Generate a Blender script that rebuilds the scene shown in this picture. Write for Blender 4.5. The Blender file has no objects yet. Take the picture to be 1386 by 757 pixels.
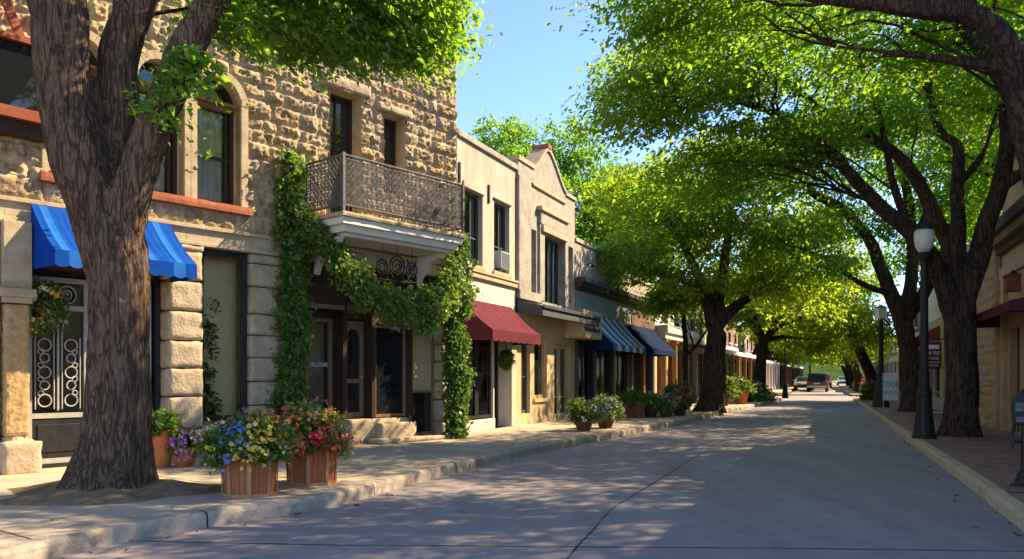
import bpy, bmesh, math, random
import numpy as np
from mathutils import Vector, noise as mnoise

# ------------------------------------------------------------------ camera, sky, sun, exposure
sc = bpy.context.scene
C = sc.collection
cam_d = bpy.data.cameras.new('camera'); cam = bpy.data.objects.new('camera', cam_d); C.objects.link(cam)
cam.location = (0, 0, 1.4); cam.rotation_euler = (math.radians(90), 0, 0)
cam_d.sensor_width = 36; cam_d.lens = 28.57; cam_d.shift_y = 0.0949
cam_d.clip_start = 0.05; cam_d.clip_end = 3000
sc.camera = cam
SUN_EL, SUN_AZ = math.radians(41), math.radians(66)
wd = bpy.data.worlds.new('World'); sc.world = wd; wd.use_nodes = True
wn = wd.node_tree; wn.nodes.clear()
sky = wn.nodes.new('ShaderNodeTexSky'); sky.sky_type = 'NISHITA'; sky.sun_disc = False
sky.sun_elevation = SUN_EL; sky.sun_rotation = SUN_AZ; sky.air_density = 0.6; sky.dust_density = 0.0; sky.ozone_density = 2.2; sky.altitude = 1500
bg = wn.nodes.new('ShaderNodeBackground'); bg.inputs[1].default_value = 0.15
wo = wn.nodes.new('ShaderNodeOutputWorld')
wn.links.new(sky.outputs[0], bg.inputs[0]); wn.links.new(bg.outputs[0], wo.inputs[0])
S = Vector((math.cos(SUN_EL)*math.sin(SUN_AZ), math.cos(SUN_EL)*math.cos(SUN_AZ), math.sin(SUN_EL)))
sl = bpy.data.lights.new('sun', 'SUN'); sl.energy = 4.6; sl.angle = math.radians(0.55); sl.color = (1.0, 0.77, 0.47)
so = bpy.data.objects.new('sun', sl); C.objects.link(so); so.rotation_euler = S.to_track_quat('Z', 'Y').to_euler(); so.location = S*60
sc.view_settings.view_transform = 'Standard'; sc.view_settings.look = 'None'
sc.view_settings.gamma = 1; sc.view_settings.use_curve_mapping = False
sc.view_settings.exposure = 1.7
cy = sc.cycles
cy.use_denoising = True
cy.max_bounces = 9; cy.diffuse_bounces = 6; cy.glossy_bounces = 3; cy.transmission_bounces = 4; cy.transparent_max_bounces = 8
cy.caustics_reflective = False; cy.caustics_refractive = False; cy.sample_clamp_indirect = 6

rnd = random.Random(11)
rng = np.random.default_rng(5)
PI = math.pi

# ------------------------------------------------------------------ materials
def _nt(name):
    m = bpy.data.materials.new(name); m.use_nodes = True
    nt = m.node_tree
    return m, nt, nt.nodes['Principled BSDF'], nt.nodes['Material Output']
def rgb(c): return (c[0], c[1], c[2], 1)
def M(name, c1, c2=None, scale=6, rough=.8, bump=0, bscale=30, metal=0, spec=.3, lo=.35, hi=.65, stretch=(1, 1, 1), c3=None, s3=1.2, lo3=.5, hi3=.75):
    m, nt, p, o = _nt(name); L = nt.links.new; N = nt.nodes.new
    p.inputs['Roughness'].default_value = rough; p.inputs['Metallic'].default_value = metal
    p.inputs['Specular IOR Level'].default_value = spec
    p.inputs['Base Color'].default_value = rgb(c1)
    if c2 is None and not bump: return m
    tc = N('ShaderNodeTexCoord'); mp = N('ShaderNodeMapping'); mp.inputs['Scale'].default_value = stretch
    L(tc.outputs['Object'], mp.inputs[0])
    if c2 is not None:
        n = N('ShaderNodeTexNoise'); n.inputs['Scale'].default_value = scale; n.inputs['Detail'].default_value = 6; n.inputs['Roughness'].default_value = .62
        L(mp.outputs[0], n.inputs['Vector'])
        r = N('ShaderNodeValToRGB'); r.color_ramp.elements[0].position = lo; r.color_ramp.elements[1].position = hi
        r.color_ramp.elements[0].color = rgb(c1); r.color_ramp.elements[1].color = rgb(c2)
        L(n.outputs['Fac'], r.inputs[0]); src = r.outputs[0]
        if c3 is not None:
            n3 = N('ShaderNodeTexNoise'); n3.inputs['Scale'].default_value = s3; n3.inputs['Detail'].default_value = 8; n3.inputs['Roughness'].default_value = .7
            L(mp.outputs[0], n3.inputs['Vector'])
            mr = N('ShaderNodeMapRange'); mr.inputs['From Min'].default_value = lo3; mr.inputs['From Max'].default_value = hi3
            L(n3.outputs['Fac'], mr.inputs[0])
            mx = N('ShaderNodeMix'); mx.data_type = 'RGBA'
            L(mr.outputs[0], mx.inputs['Factor']); L(src, mx.inputs[6]); mx.inputs[7].default_value = rgb(c3); src = mx.outputs[2]
        L(src, p.inputs['Base Color'])
    if bump:
        b = N('ShaderNodeTexNoise'); b.inputs['Scale'].default_value = bscale; b.inputs['Detail'].default_value = 5
        L(mp.outputs[0], b.inputs['Vector'])
        bu = N('ShaderNodeBump'); bu.inputs['Strength'].default_value = bump; bu.inputs['Distance'].default_value = .02
        L(b.outputs['Fac'], bu.inputs['Height']); L(bu.outputs[0], p.inputs['Normal'])
    return m
def glass_mat(name, tint=(.85, .9, .9), rough=.02):
    m, nt, p, o = _nt(name); nt.nodes.remove(p); L = nt.links.new; N = nt.nodes.new
    t = N('ShaderNodeBsdfTransparent'); t.inputs[0].default_value = rgb(tint)
    g = N('ShaderNodeBsdfGlossy'); g.inputs['Roughness'].default_value = rough
    tc = N('ShaderNodeTexCoord'); wv = N('ShaderNodeTexNoise'); wv.inputs['Scale'].default_value = 1.3; L(tc.outputs['Object'], wv.inputs['Vector'])
    bu = N('ShaderNodeBump'); bu.inputs['Strength'].default_value = .06; bu.inputs['Distance'].default_value = .05; L(wv.outputs['Fac'], bu.inputs['Height']); L(bu.outputs[0], g.inputs['Normal'])
    f = N('ShaderNodeFresnel'); f.inputs[0].default_value = 1.6
    a = N('ShaderNodeMath'); a.operation = 'MULTIPLY_ADD'; a.inputs[1].default_value = 1.1; a.inputs[2].default_value = .05; a.use_clamp = True
    mx = N('ShaderNodeMixShader'); L(f.outputs[0], a.inputs[0]); L(a.outputs[0], mx.inputs[0]); L(t.outputs[0], mx.inputs[1]); L(g.outputs[0], mx.inputs[2]); L(mx.outputs[0], o.inputs[0])
    return m
def leaf_mat(name, dk, lt, tdk, tlt, tw=.5):
    m, nt, p, o = _nt(name); nt.nodes.remove(p); L = nt.links.new; N = nt.nodes.new
    at = N('ShaderNodeAttribute'); at.attribute_name = 'tint'
    def ramp(a, b):
        mx = N('ShaderNodeMix'); mx.data_type = 'RGBA'; L(at.outputs['Fac'], mx.inputs['Factor']); mx.inputs[6].default_value = rgb(a); mx.inputs[7].default_value = rgb(b); return mx.outputs[2]
    d = N('ShaderNodeBsdfDiffuse'); L(ramp(dk, lt), d.inputs[0])
    t = N('ShaderNodeBsdfTranslucent'); L(ramp(tdk, tlt), t.inputs[0])
    g = N('ShaderNodeBsdfGlossy'); g.inputs['Roughness'].default_value = .45; g.inputs[0].default_value = (.8, .85, .8, 1)
    m1 = N('ShaderNodeMixShader'); m1.inputs[0].default_value = tw; L(d.outputs[0], m1.inputs[1]); L(t.outputs[0], m1.inputs[2])
    m2 = N('ShaderNodeMixShader'); m2.inputs[0].default_value = .035; L(m1.outputs[0], m2.inputs[1]); L(g.outputs[0], m2.inputs[2]); L(m2.outputs[0], o.inputs[0])
    return m
def bark_mat(name, ridge, furrow, su, sv, bump=1.0):
    m, nt, p, o = _nt(name); L = nt.links.new; N = nt.nodes.new
    uv = N('ShaderNodeUVMap'); mp = N('ShaderNodeMapping'); mp.inputs['Scale'].default_value = (su, sv, 1); L(uv.outputs[0], mp.inputs[0])
    nz = N('ShaderNodeTexNoise'); nz.inputs['Scale'].default_value = 1.1; nz.inputs['Detail'].default_value = 4; L(mp.outputs[0], nz.inputs['Vector'])
    ad = N('ShaderNodeMix'); ad.data_type = 'RGBA'; ad.blend_type = 'ADD'; ad.inputs['Factor'].default_value = .55; L(mp.outputs[0], ad.inputs[6]); L(nz.outputs['Color'], ad.inputs[7])
    v = N('ShaderNodeTexVoronoi'); v.feature = 'DISTANCE_TO_EDGE'; v.inputs['Scale'].default_value = 1; v.inputs['Randomness'].default_value = 1; L(ad.outputs[2], v.inputs['Vector'])
    r = N('ShaderNodeMapRange'); r.inputs['From Max'].default_value = .22; r.interpolation_type = 'SMOOTHSTEP'; L(v.outputs['Distance'], r.inputs[0])
    n2 = N('ShaderNodeTexNoise'); n2.inputs['Scale'].default_value = 3.5; n2.inputs['Detail'].default_value = 8; L(mp.outputs[0], n2.inputs['Vector'])
    mu = N('ShaderNodeMath'); mu.operation = 'MULTIPLY'; L(r.outputs[0], mu.inputs[0]); L(n2.outputs['Fac'], mu.inputs[1])
    cr = N('ShaderNodeValToRGB'); cr.color_ramp.elements[0].color = rgb(furrow); cr.color_ramp.elements[1].color = rgb(ridge); cr.color_ramp.elements[1].position = .6; cr.color_ramp.elements[0].position = .05; L(mu.outputs[0], cr.inputs[0])
    L(cr.outputs[0], p.inputs['Base Color']); p.inputs['Roughness'].default_value = .9; p.inputs['Specular IOR Level'].default_value = .15
    bu = N('ShaderNodeBump'); bu.inputs['Strength'].default_value = bump; bu.inputs['Distance'].default_value = .03; L(mu.outputs[0], bu.inputs['Height']); L(bu.outputs[0], p.inputs['Normal'])
    return m
def bark3d(name, ridge, ridge2, furrow, s):
    m, nt, p, o = _nt(name); L = nt.links.new; N = nt.nodes.new
    tc = N('ShaderNodeTexCoord'); mp = N('ShaderNodeMapping'); mp.inputs['Scale'].default_value = (s, s, s*.16); L(tc.outputs['Object'], mp.inputs[0])
    nz = N('ShaderNodeTexNoise'); nz.inputs['Scale'].default_value = .9; nz.inputs['Detail'].default_value = 5; L(mp.outputs[0], nz.inputs['Vector'])
    ad = N('ShaderNodeMix'); ad.data_type = 'RGBA'; ad.blend_type = 'ADD'; ad.inputs['Factor'].default_value = .8; L(mp.outputs[0], ad.inputs[6]); L(nz.outputs['Color'], ad.inputs[7])
    v = N('ShaderNodeTexVoronoi'); v.feature = 'DISTANCE_TO_EDGE'; v.inputs['Scale'].default_value = 1; L(ad.outputs[2], v.inputs['Vector'])
    rv = N('ShaderNodeMapRange'); rv.inputs['From Max'].default_value = .2; rv.inputs['To Min'].default_value = .35; L(v.outputs['Distance'], rv.inputs[0])
    mq = N('ShaderNodeMapping'); mq.inputs['Scale'].default_value = (s*.5, s*.5, s*.07); L(tc.outputs['Object'], mq.inputs[0])
    nr = N('ShaderNodeTexNoise'); nr.inputs['Scale'].default_value = 1.0; nr.inputs['Detail'].default_value = 3; nr.inputs['Roughness'].default_value = .55; nr.inputs['Distortion'].default_value = .5; L(mq.outputs[0], nr.inputs['Vector'])
    sb = N('ShaderNodeMath'); sb.operation = 'SUBTRACT'; sb.inputs[1].default_value = .5; L(nr.outputs['Fac'], sb.inputs[0])
    ab = N('ShaderNodeMath'); ab.operation = 'ABSOLUTE'; L(sb.outputs[0], ab.inputs[0])
    rr_ = N('ShaderNodeMapRange'); rr_.inputs['From Max'].default_value = .085; L(ab.outputs[0], rr_.inputs[0])
    r = N('ShaderNodeMath'); r.operation = 'MULTIPLY'; L(rv.outputs[0], r.inputs[0]); L(rr_.outputs[0], r.inputs[1])
    n2 = N('ShaderNodeTexNoise'); n2.inputs['Scale'].default_value = 2.6; n2.inputs['Detail'].default_value = 10; n2.inputs['Roughness'].default_value = .7; L(mp.outputs[0], n2.inputs['Vector'])
    mu = N('ShaderNodeMath'); mu.operation = 'MULTIPLY'; L(r.outputs[0], mu.inputs[0]); L(n2.outputs['Fac'], mu.inputs[1])
    n3 = N('ShaderNodeTexNoise'); n3.inputs['Scale'].default_value = 2.3; n3.inputs['Detail'].default_value = 6; L(tc.outputs['Object'], n3.inputs['Vector'])
    m3 = N('ShaderNodeMapRange'); m3.inputs['From Min'].default_value = .38; m3.inputs['From Max'].default_value = .66; L(n3.outputs['Fac'], m3.inputs[0])
    rc = N('ShaderNodeMix'); rc.data_type = 'RGBA'; L(m3.outputs[0], rc.inputs['Factor']); rc.inputs[6].default_value = rgb(ridge); rc.inputs[7].default_value = rgb(ridge2)
    fm = N('ShaderNodeMapRange'); fm.inputs['From Min'].default_value = .04; fm.inputs['From Max'].default_value = .42; L(mu.outputs[0], fm.inputs[0])
    fc = N('ShaderNodeMix'); fc.data_type = 'RGBA'; L(fm.outputs[0], fc.inputs['Factor']); fc.inputs[6].default_value = rgb(furrow); L(rc.outputs[2], fc.inputs[7]); L(fc.outputs[2], p.inputs['Base Color'])
    p.inputs['Roughness'].default_value = .9; p.inputs['Specular IOR Level'].default_value = .15
    bu = N('ShaderNodeBump'); bu.inputs['Strength'].default_value = .9; bu.inputs['Distance'].default_value = .03; L(mu.outputs[0], bu.inputs['Height']); L(bu.outputs[0], p.inputs['Normal'])
    return m
def attr_mat(name, attr, rough=.7, trans=0):
    m, nt, p, o = _nt(name); at = nt.nodes.new('ShaderNodeAttribute'); at.attribute_name = attr
    nt.links.new(at.outputs['Color'], p.inputs['Base Color']); p.inputs['Roughness'].default_value = rough; p.inputs['Specular IOR Level'].default_value = .2
    return m
def stone_mat(name, a, b, dark):
    m, nt, p, o = _nt(name); L = nt.links.new; N = nt.nodes.new
    at = N('ShaderNodeAttribute'); at.attribute_name = 'tint'
    tc = N('ShaderNodeTexCoord')
    n = N('ShaderNodeTexNoise'); n.inputs['Scale'].default_value = 9; n.inputs['Detail'].default_value = 8; n.inputs['Roughness'].default_value = .7; L(tc.outputs['Object'], n.inputs['Vector'])
    mx = N('ShaderNodeMix'); mx.data_type = 'RGBA'; L(at.outputs['Fac'], mx.inputs['Factor']); mx.inputs[6].default_value = rgb(a); mx.inputs[7].default_value = rgb(b)
    r = N('ShaderNodeMapRange'); r.inputs['From Min'].default_value = .50; r.inputs['From Max'].default_value = .72; L(n.outputs['Fac'], r.inputs[0])
    ng = N('ShaderNodeTexNoise'); ng.inputs['Scale'].default_value = 1.7; ng.inputs['Detail'].default_value = 3; L(tc.outputs['Object'], ng.inputs['Vector'])
    rg = N('ShaderNodeMapRange'); rg.inputs['From Min'].default_value = .48; rg.inputs['From Max'].default_value = .7; rg.inputs['To Max'].default_value = .75; L(ng.outputs['Fac'], rg.inputs[0])
    mg = N('ShaderNodeMix'); mg.data_type = 'RGBA'; L(rg.outputs[0], mg.inputs['Factor']); L(mx.outputs[2], mg.inputs[6]); mg.inputs[7].default_value = (.36, .31, .25, 1)
    m2 = N('ShaderNodeMix'); m2.data_type = 'RGBA'; L(r.outputs[0], m2.inputs['Factor']); L(mg.outputs[2], m2.inputs[6]); m2.inputs[7].default_value = rgb(dark)
    L(m2.outputs[2], p.inputs['Base Color']); p.inputs['Roughness'].default_value = .92; p.inputs['Specular IOR Level'].default_value = .1
    n2 = N('ShaderNodeTexNoise'); n2.inputs['Scale'].default_value = 38; n2.inputs['Detail'].default_value = 6; L(tc.outputs['Object'], n2.inputs['Vector'])
    bu = N('ShaderNodeBump'); bu.inputs['Strength'].default_value = .7; bu.inputs['Distance'].default_value = .02; L(n2.outputs['Fac'], bu.inputs['Height']); L(bu.outputs[0], p.inputs['Normal'])
    return m
def brick_mat(name, a, b, mortar, scale=1, bw=.22, bh=.075, plane='XZ', rot=0, bump=.4):
    m, nt, p, o = _nt(name); L = nt.links.new; N = nt.nodes.new
    tc = N('ShaderNodeTexCoord'); sp = N('ShaderNodeSeparateXYZ'); cb = N('ShaderNodeCombineXYZ'); L(tc.outputs['Object'], sp.inputs[0])
    L(sp.outputs['X'], cb.inputs[0]); L(sp.outputs['Z' if plane == 'XZ' else 'Y'], cb.inputs[1])
    mp = N('ShaderNodeMapping'); mp.inputs['Rotation'].default_value = (0, 0, rot); L(cb.outputs[0], mp.inputs[0])
    br = N('ShaderNodeTexBrick'); br.inputs['Scale'].default_value = scale; br.inputs['Brick Width'].default_value = bw; br.inputs['Row Height'].default_value = bh
    br.inputs['Mortar Size'].default_value = .008; br.inputs['Color1'].default_value = rgb(a); br.inputs['Color2'].default_value = rgb(b); br.inputs['Mortar'].default_value = rgb(mortar)
    L(mp.outputs[0], br.inputs['Vector'])
    n = N('ShaderNodeTexNoise'); n.inputs['Scale'].default_value = 2.2; n.inputs['Detail'].default_value = 7; L(tc.outputs['Object'], n.inputs['Vector'])
    mr = N('ShaderNodeMapRange'); mr.inputs['From Min'].default_value = .3; mr.inputs['From Max'].default_value = .7; mr.inputs['To Min'].default_value = .7; mr.inputs['To Max'].default_value = 1.2; L(n.outputs['Fac'], mr.inputs[0])
    vm = N('ShaderNodeVectorMath'); vm.operation = 'SCALE'; L(br.outputs['Color'], vm.inputs[0]); L(mr.outputs[0], vm.inputs['Scale'])
    L(vm.outputs[0], p.inputs['Base Color']); p.inputs['Roughness'].default_value = .85
    bu = N('ShaderNodeBump'); bu.invert = True; bu.inputs['Strength'].default_value = bump; bu.inputs['Distance'].default_value = .01; L(br.outputs['Fac'], bu.inputs['Height']); L(bu.outputs[0], p.inputs['Normal'])
    return m

T = {}
T['stone'] = stone_mat('rock faced limestone', (.33, .225, .125), (.54, .42, .265), (.19, .125, .07))
T['stone_r'] = stone_mat('tan rubble stone', (.40, .27, .14), (.50, .36, .20), (.26, .17, .09))
T['dressed'] = M('dressed limestone', (.50, .41, .28), (.38, .30, .19), 5, .85, .35, 40, c3=(.27, .20, .13), s3=1.6, lo3=.55, hi3=.8)
T['carved'] = M('ochre carved stone', (.50, .34, .16), (.36, .23, .10), 14, .8, .7, 22)
T['stucco'] = M('cream stucco', (.50, .455, .38), (.42, .375, .31), 3, .9, .3, 90, c3=(.25, .21, .165), s3=1.3, lo3=.47, hi3=.80, stretch=(1, 1, .3))
T['stucco_w'] = M('pale stucco', (.60, .57, .50), (.52, .49, .43), 3, .9, .3, 90, c3=(.40, .36, .30), s3=1.3, lo3=.58, hi3=.8)
T['lime'] = M('weathered limestone ashlar', (.42, .385, .34), (.32, .29, .255), 7, .9, .6, 26, c3=(.20, .18, .155), s3=2.4, lo3=.45, hi3=.74)
T['greytan'] = M('grey tan stucco', (.42, .36, .29), (.34, .29, .24), 3, .9, .35, 60, c3=(.22, .19, .16), s3=1.2, lo3=.5, hi3=.78, stretch=(1, 1, .4))
T['tanpaint'] = M('tan painted boards', (.50, .40, .24), (.43, .33, .19), 4, .6, .15, 30, c3=(.30, .22, .13), s3=2, lo3=.6, hi3=.85)
T['tan'] = M('tan stucco', (.52, .37, .19), (.45, .31, .15), 3, .9, .35, 70, c3=(.28, .20, .12), s3=1.2, lo3=.55, hi3=.8)
T['white'] = M('off white paint', (.72, .70, .64), (.64, .62, .56), 4, .6, .1, 40, c3=(.48, .44, .38), s3=2, lo3=.6, hi3=.85)
T['redwood'] = M('red brown painted wood', (.30, .07, .03), (.22, .05, .02), 8, .5, .2, 40)
T['sill'] = M('terracotta sill', (.40, .12, .06), (.28, .08, .04), 9, .7, .3, 40)
T['black'] = M('black painted frame', (.018, .018, .02), (.03, .03, .032), 10, .4, .1, 40)
T['brown'] = M('dark brown wood', (.055, .032, .020), (.035, .02, .013), 8, .5, .2, 40, stretch=(6, 6, 1))
T['oak'] = M('light brown wood', (.26, .17, .095), (.19, .12, .065), 8, .5, .2, 40, stretch=(6, 6, 1))
T['bluegrey'] = M('blue grey paint', (.07, .085, .11), (.05, .06, .08), 6, .5, .1, 40)
T['slate'] = M('slate canopy', (.05, .055, .07), (.07, .075, .09), 6, .6, .2, 40)
T['teal'] = M('weathered teal paint', (.25, .28, .28), (.17, .20, .21), 5, .6, .2, 40, c3=(.32, .34, .34), s3=3, lo3=.55, hi3=.75)
T['iron'] = M('black iron', (.010, .010, .011), (.02, .018, .017), 20, .5, .2, 60)
T['rail'] = M('weathered grey iron', (.16, .155, .16), (.09, .08, .075), 12, .6, .2, 50, metal=.2)
T['whiteiron'] = M('white painted iron', (.44, .43, .40), (.34, .33, .31), 12, .5, .1, 40)
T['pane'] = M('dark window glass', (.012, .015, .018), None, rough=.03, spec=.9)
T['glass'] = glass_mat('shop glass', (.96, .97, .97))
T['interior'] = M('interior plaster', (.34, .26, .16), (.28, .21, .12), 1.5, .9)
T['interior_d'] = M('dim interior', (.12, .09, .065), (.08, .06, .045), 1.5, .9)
T['cream'] = M('cream display wall', (.85, .72, .34), (.78, .64, .28), 1.5, .9)
T['curtain'] = M('pale curtain', (.75, .72, .66), (.58, .56, .52), 2, .9, stretch=(14, 1, .3))
T['blue'] = M('blue canvas', (.006, .065, .36), (.006, .05, .29), 3, .95, .15, 120, spec=.04)
T['bluelight'] = M('pale blue canvas', (.025, .15, .50), (.02, .11, .42), 3, .95, .15, 120, spec=.04)
T['navy'] = M('navy canvas', (.010, .022, .07), (.008, .018, .055), 3, .95, .15, 120, spec=.04)
T['stripeblue'] = M('slate blue canvas', (.085, .165, .29), (.065, .13, .23), 3, .95, .15, 120, spec=.04)
T['stripewhite'] = M('white canvas', (.50, .56, .62), (.44, .49, .55), 3, .95, .15, 120, spec=.04)
T['maroon'] = M('maroon canvas', (.125, .030, .043), (.095, .024, .034), 3, .95, .15, 120, spec=.04)
T['rust'] = M('rust red canvas', (.30, .08, .04), (.22, .06, .03), 3, .95, .15, 120, spec=.04)
T['concrete'] = M('pavement concrete', (.48, .39, .29), (.40, .32, .235), 2.2, .9, .25, 60, c3=(.24, .195, .15), s3=1.0, lo3=.5, hi3=.8)
T['kerb'] = M('kerb concrete', (.40, .34, .27), (.29, .24, .185), 5, .9, .5, 30, c3=(.16, .13, .105), s3=2.5, lo3=.52, hi3=.75)
T['kerb_r'] = M('buff kerb concrete', (.56, .43, .275), (.46, .35, .22), 5, .9, .5, 30, c3=(.18, .14, .10), s3=3, lo3=.58, hi3=.8)
T['paving_r'] = brick_mat('red brick paving', (.34, .175, .14), (.27, .14, .12), (.20, .135, .115), 1, .21, .105, 'XY', .3, .3)
T['soil'] = M('bare soil', (.22, .15, .085), (.14, .09, .05), 9, .95, .9, 35, c3=(.30, .22, .13), s3=5, lo3=.5, hi3=.8)
T['terracotta'] = M('terracotta', (.55, .18, .05), (.45, .14, .04), 7, .8, .2, 50, c3=(.25, .10, .05), s3=3, lo3=.55, hi3=.8)
T['terra_d'] = M('dark terracotta', (.20, .065, .035), (.14, .045, .025), 7, .8, .2, 50)
T['darkpot'] = M('dark glazed pot', (.05, .025, .02), (.08, .04, .03), 7, .5, .2, 50)
T['cedar'] = M('cedar staves', (.44, .14, .045), (.30, .09, .03), 5, .65, .4, 30, stretch=(9, 9, .8))
T['cedar_l'] = M('pale cedar trim', (.48, .24, .12), (.36, .17, .08), 5, .65, .3, 30, stretch=(6, 6, 1))
T['patbrick'] = brick_mat('patterned dark brick', (.10, .05, .04), (.16, .08, .06), (.05, .035, .03), 1, .4, .2)
T['redbrick'] = brick_mat('red brick wall', (.26, .10, .06), (.20, .08, .05), (.30, .26, .2), 1)
T['bluepost'] = M('orange painted post', (.34, .19, .09), (.27, .15, .07), 5, .6)
T['yellowpost'] = M('yellow green post', (.36, .30, .07), (.28, .23, .05), 5, .6)
T['brownpost'] = M('brown post', (.24, .11, .045), (.18, .08, .03), 5, .6)
T['lampglass'] = M('milk glass', (.72, .70, .66), (.66, .64, .60), 5, .3, spec=.5)
T['sign_m'] = M('maroon sign board', (.12, .018, .025), (.09, .014, .02), 4, .5)
T['sign_w'] = M('white lettering', (.75, .75, .75))
T['sign_b'] = M('blue lettering', (.10, .16, .36))
T['board_w'] = M('white sign board', (.66, .68, .70), (.56, .58, .6), 3, .5)
T['ac'] = M('air conditioner grey', (.36, .40, .42), (.30, .33, .35), 5, .5)
T['roof'] = M('tar roof', (.07, .065, .06), (.10, .095, .09), 4, .9)
T['hill'] = M('wooded hillside', (.02, .045, .014), (.06, .10, .03), .16, 1.0, 1.0, .5, spec=0)
T['ground'] = M('dry ground', (.16, .14, .08), (.11, .11, .055), .4, 1.0, spec=0)
T['rubber'] = M('tyre rubber', (.012, .012, .012)); T['rim'] = M('alloy rim', (.45, .45, .46), rough=.35, metal=.8)
T['flower'] = attr_mat('petals', 'col')
T['bark'] = bark_mat('furrowed bark', (.165, .12, .10), (.028, .019, .015), 27, 6.5)
T['bark_r'] = bark_mat('dark elm bark', (.105, .07, .05), (.018, .012, .009), 22, 5.2)
T['bark3'] = bark3d('furrowed brown bark', (.205, .125, .078), (.145, .098, .070), (.042, .027, .018), 28)
T['bark3d'] = bark3d('dark elm bark plates', (.120, .075, .050), (.082, .055, .043), (.024, .015, .011), 22)
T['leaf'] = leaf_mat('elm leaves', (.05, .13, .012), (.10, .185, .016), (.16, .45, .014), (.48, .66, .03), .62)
T['leaf_far'] = leaf_mat('sunlit far leaves', (.05, .12, .012), (.10, .17, .016), (.26, .50, .012), (.62, .68, .03), .66)  # yellower, brighter translucency puts the far sunlit glow into the leaf colour
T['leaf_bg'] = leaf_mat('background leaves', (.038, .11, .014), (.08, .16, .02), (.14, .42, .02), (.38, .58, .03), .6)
T['ivy'] = leaf_mat('ivy leaves', (.045, .115, .018), (.16, .24, .04), (.08, .22, .02), (.32, .46, .05), .42)
T['plantleaf'] = leaf_mat('plant leaves', (.045, .12, .02), (.13, .19, .035), (.10, .26, .02), (.26, .38, .04), .4)
T['litter'] = leaf_mat('fallen leaves', (.10, .07, .02), (.16, .13, .04), (.08, .06, .02), (.12, .10, .03), .2)
T['stem'] = M('woody stem', (.10, .07, .04), (.07, .05, .03), 9, .9)

def road_mat():
    m, nt, p, o = _nt('worn asphalt'); L = nt.links.new; N = nt.nodes.new
    tc = N('ShaderNodeTexCoord')
    def nz(s, d=6, st=None):
        n = N('ShaderNodeTexNoise'); n.inputs['Scale'].default_value = s; n.inputs['Detail'].default_value = d; n.inputs['Roughness'].default_value = .65
        if st:
            mp = N('ShaderNodeMapping'); mp.inputs['Rotation'].default_value = (0, 0, math.radians(22)); mp.inputs['Scale'].default_value = st; L(tc.outputs['Object'], mp.inputs[0]); L(mp.outputs[0], n.inputs['Vector'])
        else: L(tc.outputs['Object'], n.inputs['Vector'])
        return n
    a = nz(.9, 8, (1.6, .22, 1)); b = nz(60, 3); c = nz(3.5, 8)
    r = N('ShaderNodeValToRGB'); r.color_ramp.elements[0].position = .3; r.color_ramp.elements[1].position = .7
    r.color_ramp.elements[0].color = (.215, .185, .19, 1); r.color_ramp.elements[1].color = (.315, .272, .272, 1); L(a.outputs['Fac'], r.inputs[0])
    mr = N('ShaderNodeMapRange'); mr.inputs['From Min'].default_value = .3; mr.inputs['From Max'].default_value = .7; mr.inputs['To Min'].default_value = .78; mr.inputs['To Max'].default_value = 1.2; L(b.outputs['Fac'], mr.inputs[0])
    mr2 = N('ShaderNodeMapRange'); mr2.inputs['From Min'].default_value = .3; mr2.inputs['From Max'].default_value = .7; mr2.inputs['To Min'].default_value = .85; mr2.inputs['To Max'].default_value = 1.12; L(c.outputs['Fac'], mr2.inputs[0])
    mu = N('ShaderNodeMath'); mu.operation = 'MULTIPLY'; L(mr.outputs[0], mu.inputs[0]); L(mr2.outputs[0], mu.inputs[1])
    vm = N('ShaderNodeVectorMath'); vm.operation = 'SCALE'; L(r.outputs[0], vm.inputs[0]); L(mu.outputs[0], vm.inputs['Scale'])
    L(vm.outputs[0], p.inputs['Base Color']); p.inputs['Roughness'].default_value = .72; p.inputs['Specular IOR Level'].default_value = .35
    bu = N('ShaderNodeBump'); bu.inputs['Strength'].default_value = .35; bu.inputs['Distance'].default_value = .008; L(b.outputs['Fac'], bu.inputs['Height']); L(bu.outputs[0], p.inputs['Normal'])
    return m
T['road'] = road_mat()
T['crack'] = M('tar joint', (.02, .018, .02), (.035, .03, .03), 9, .8)

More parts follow.
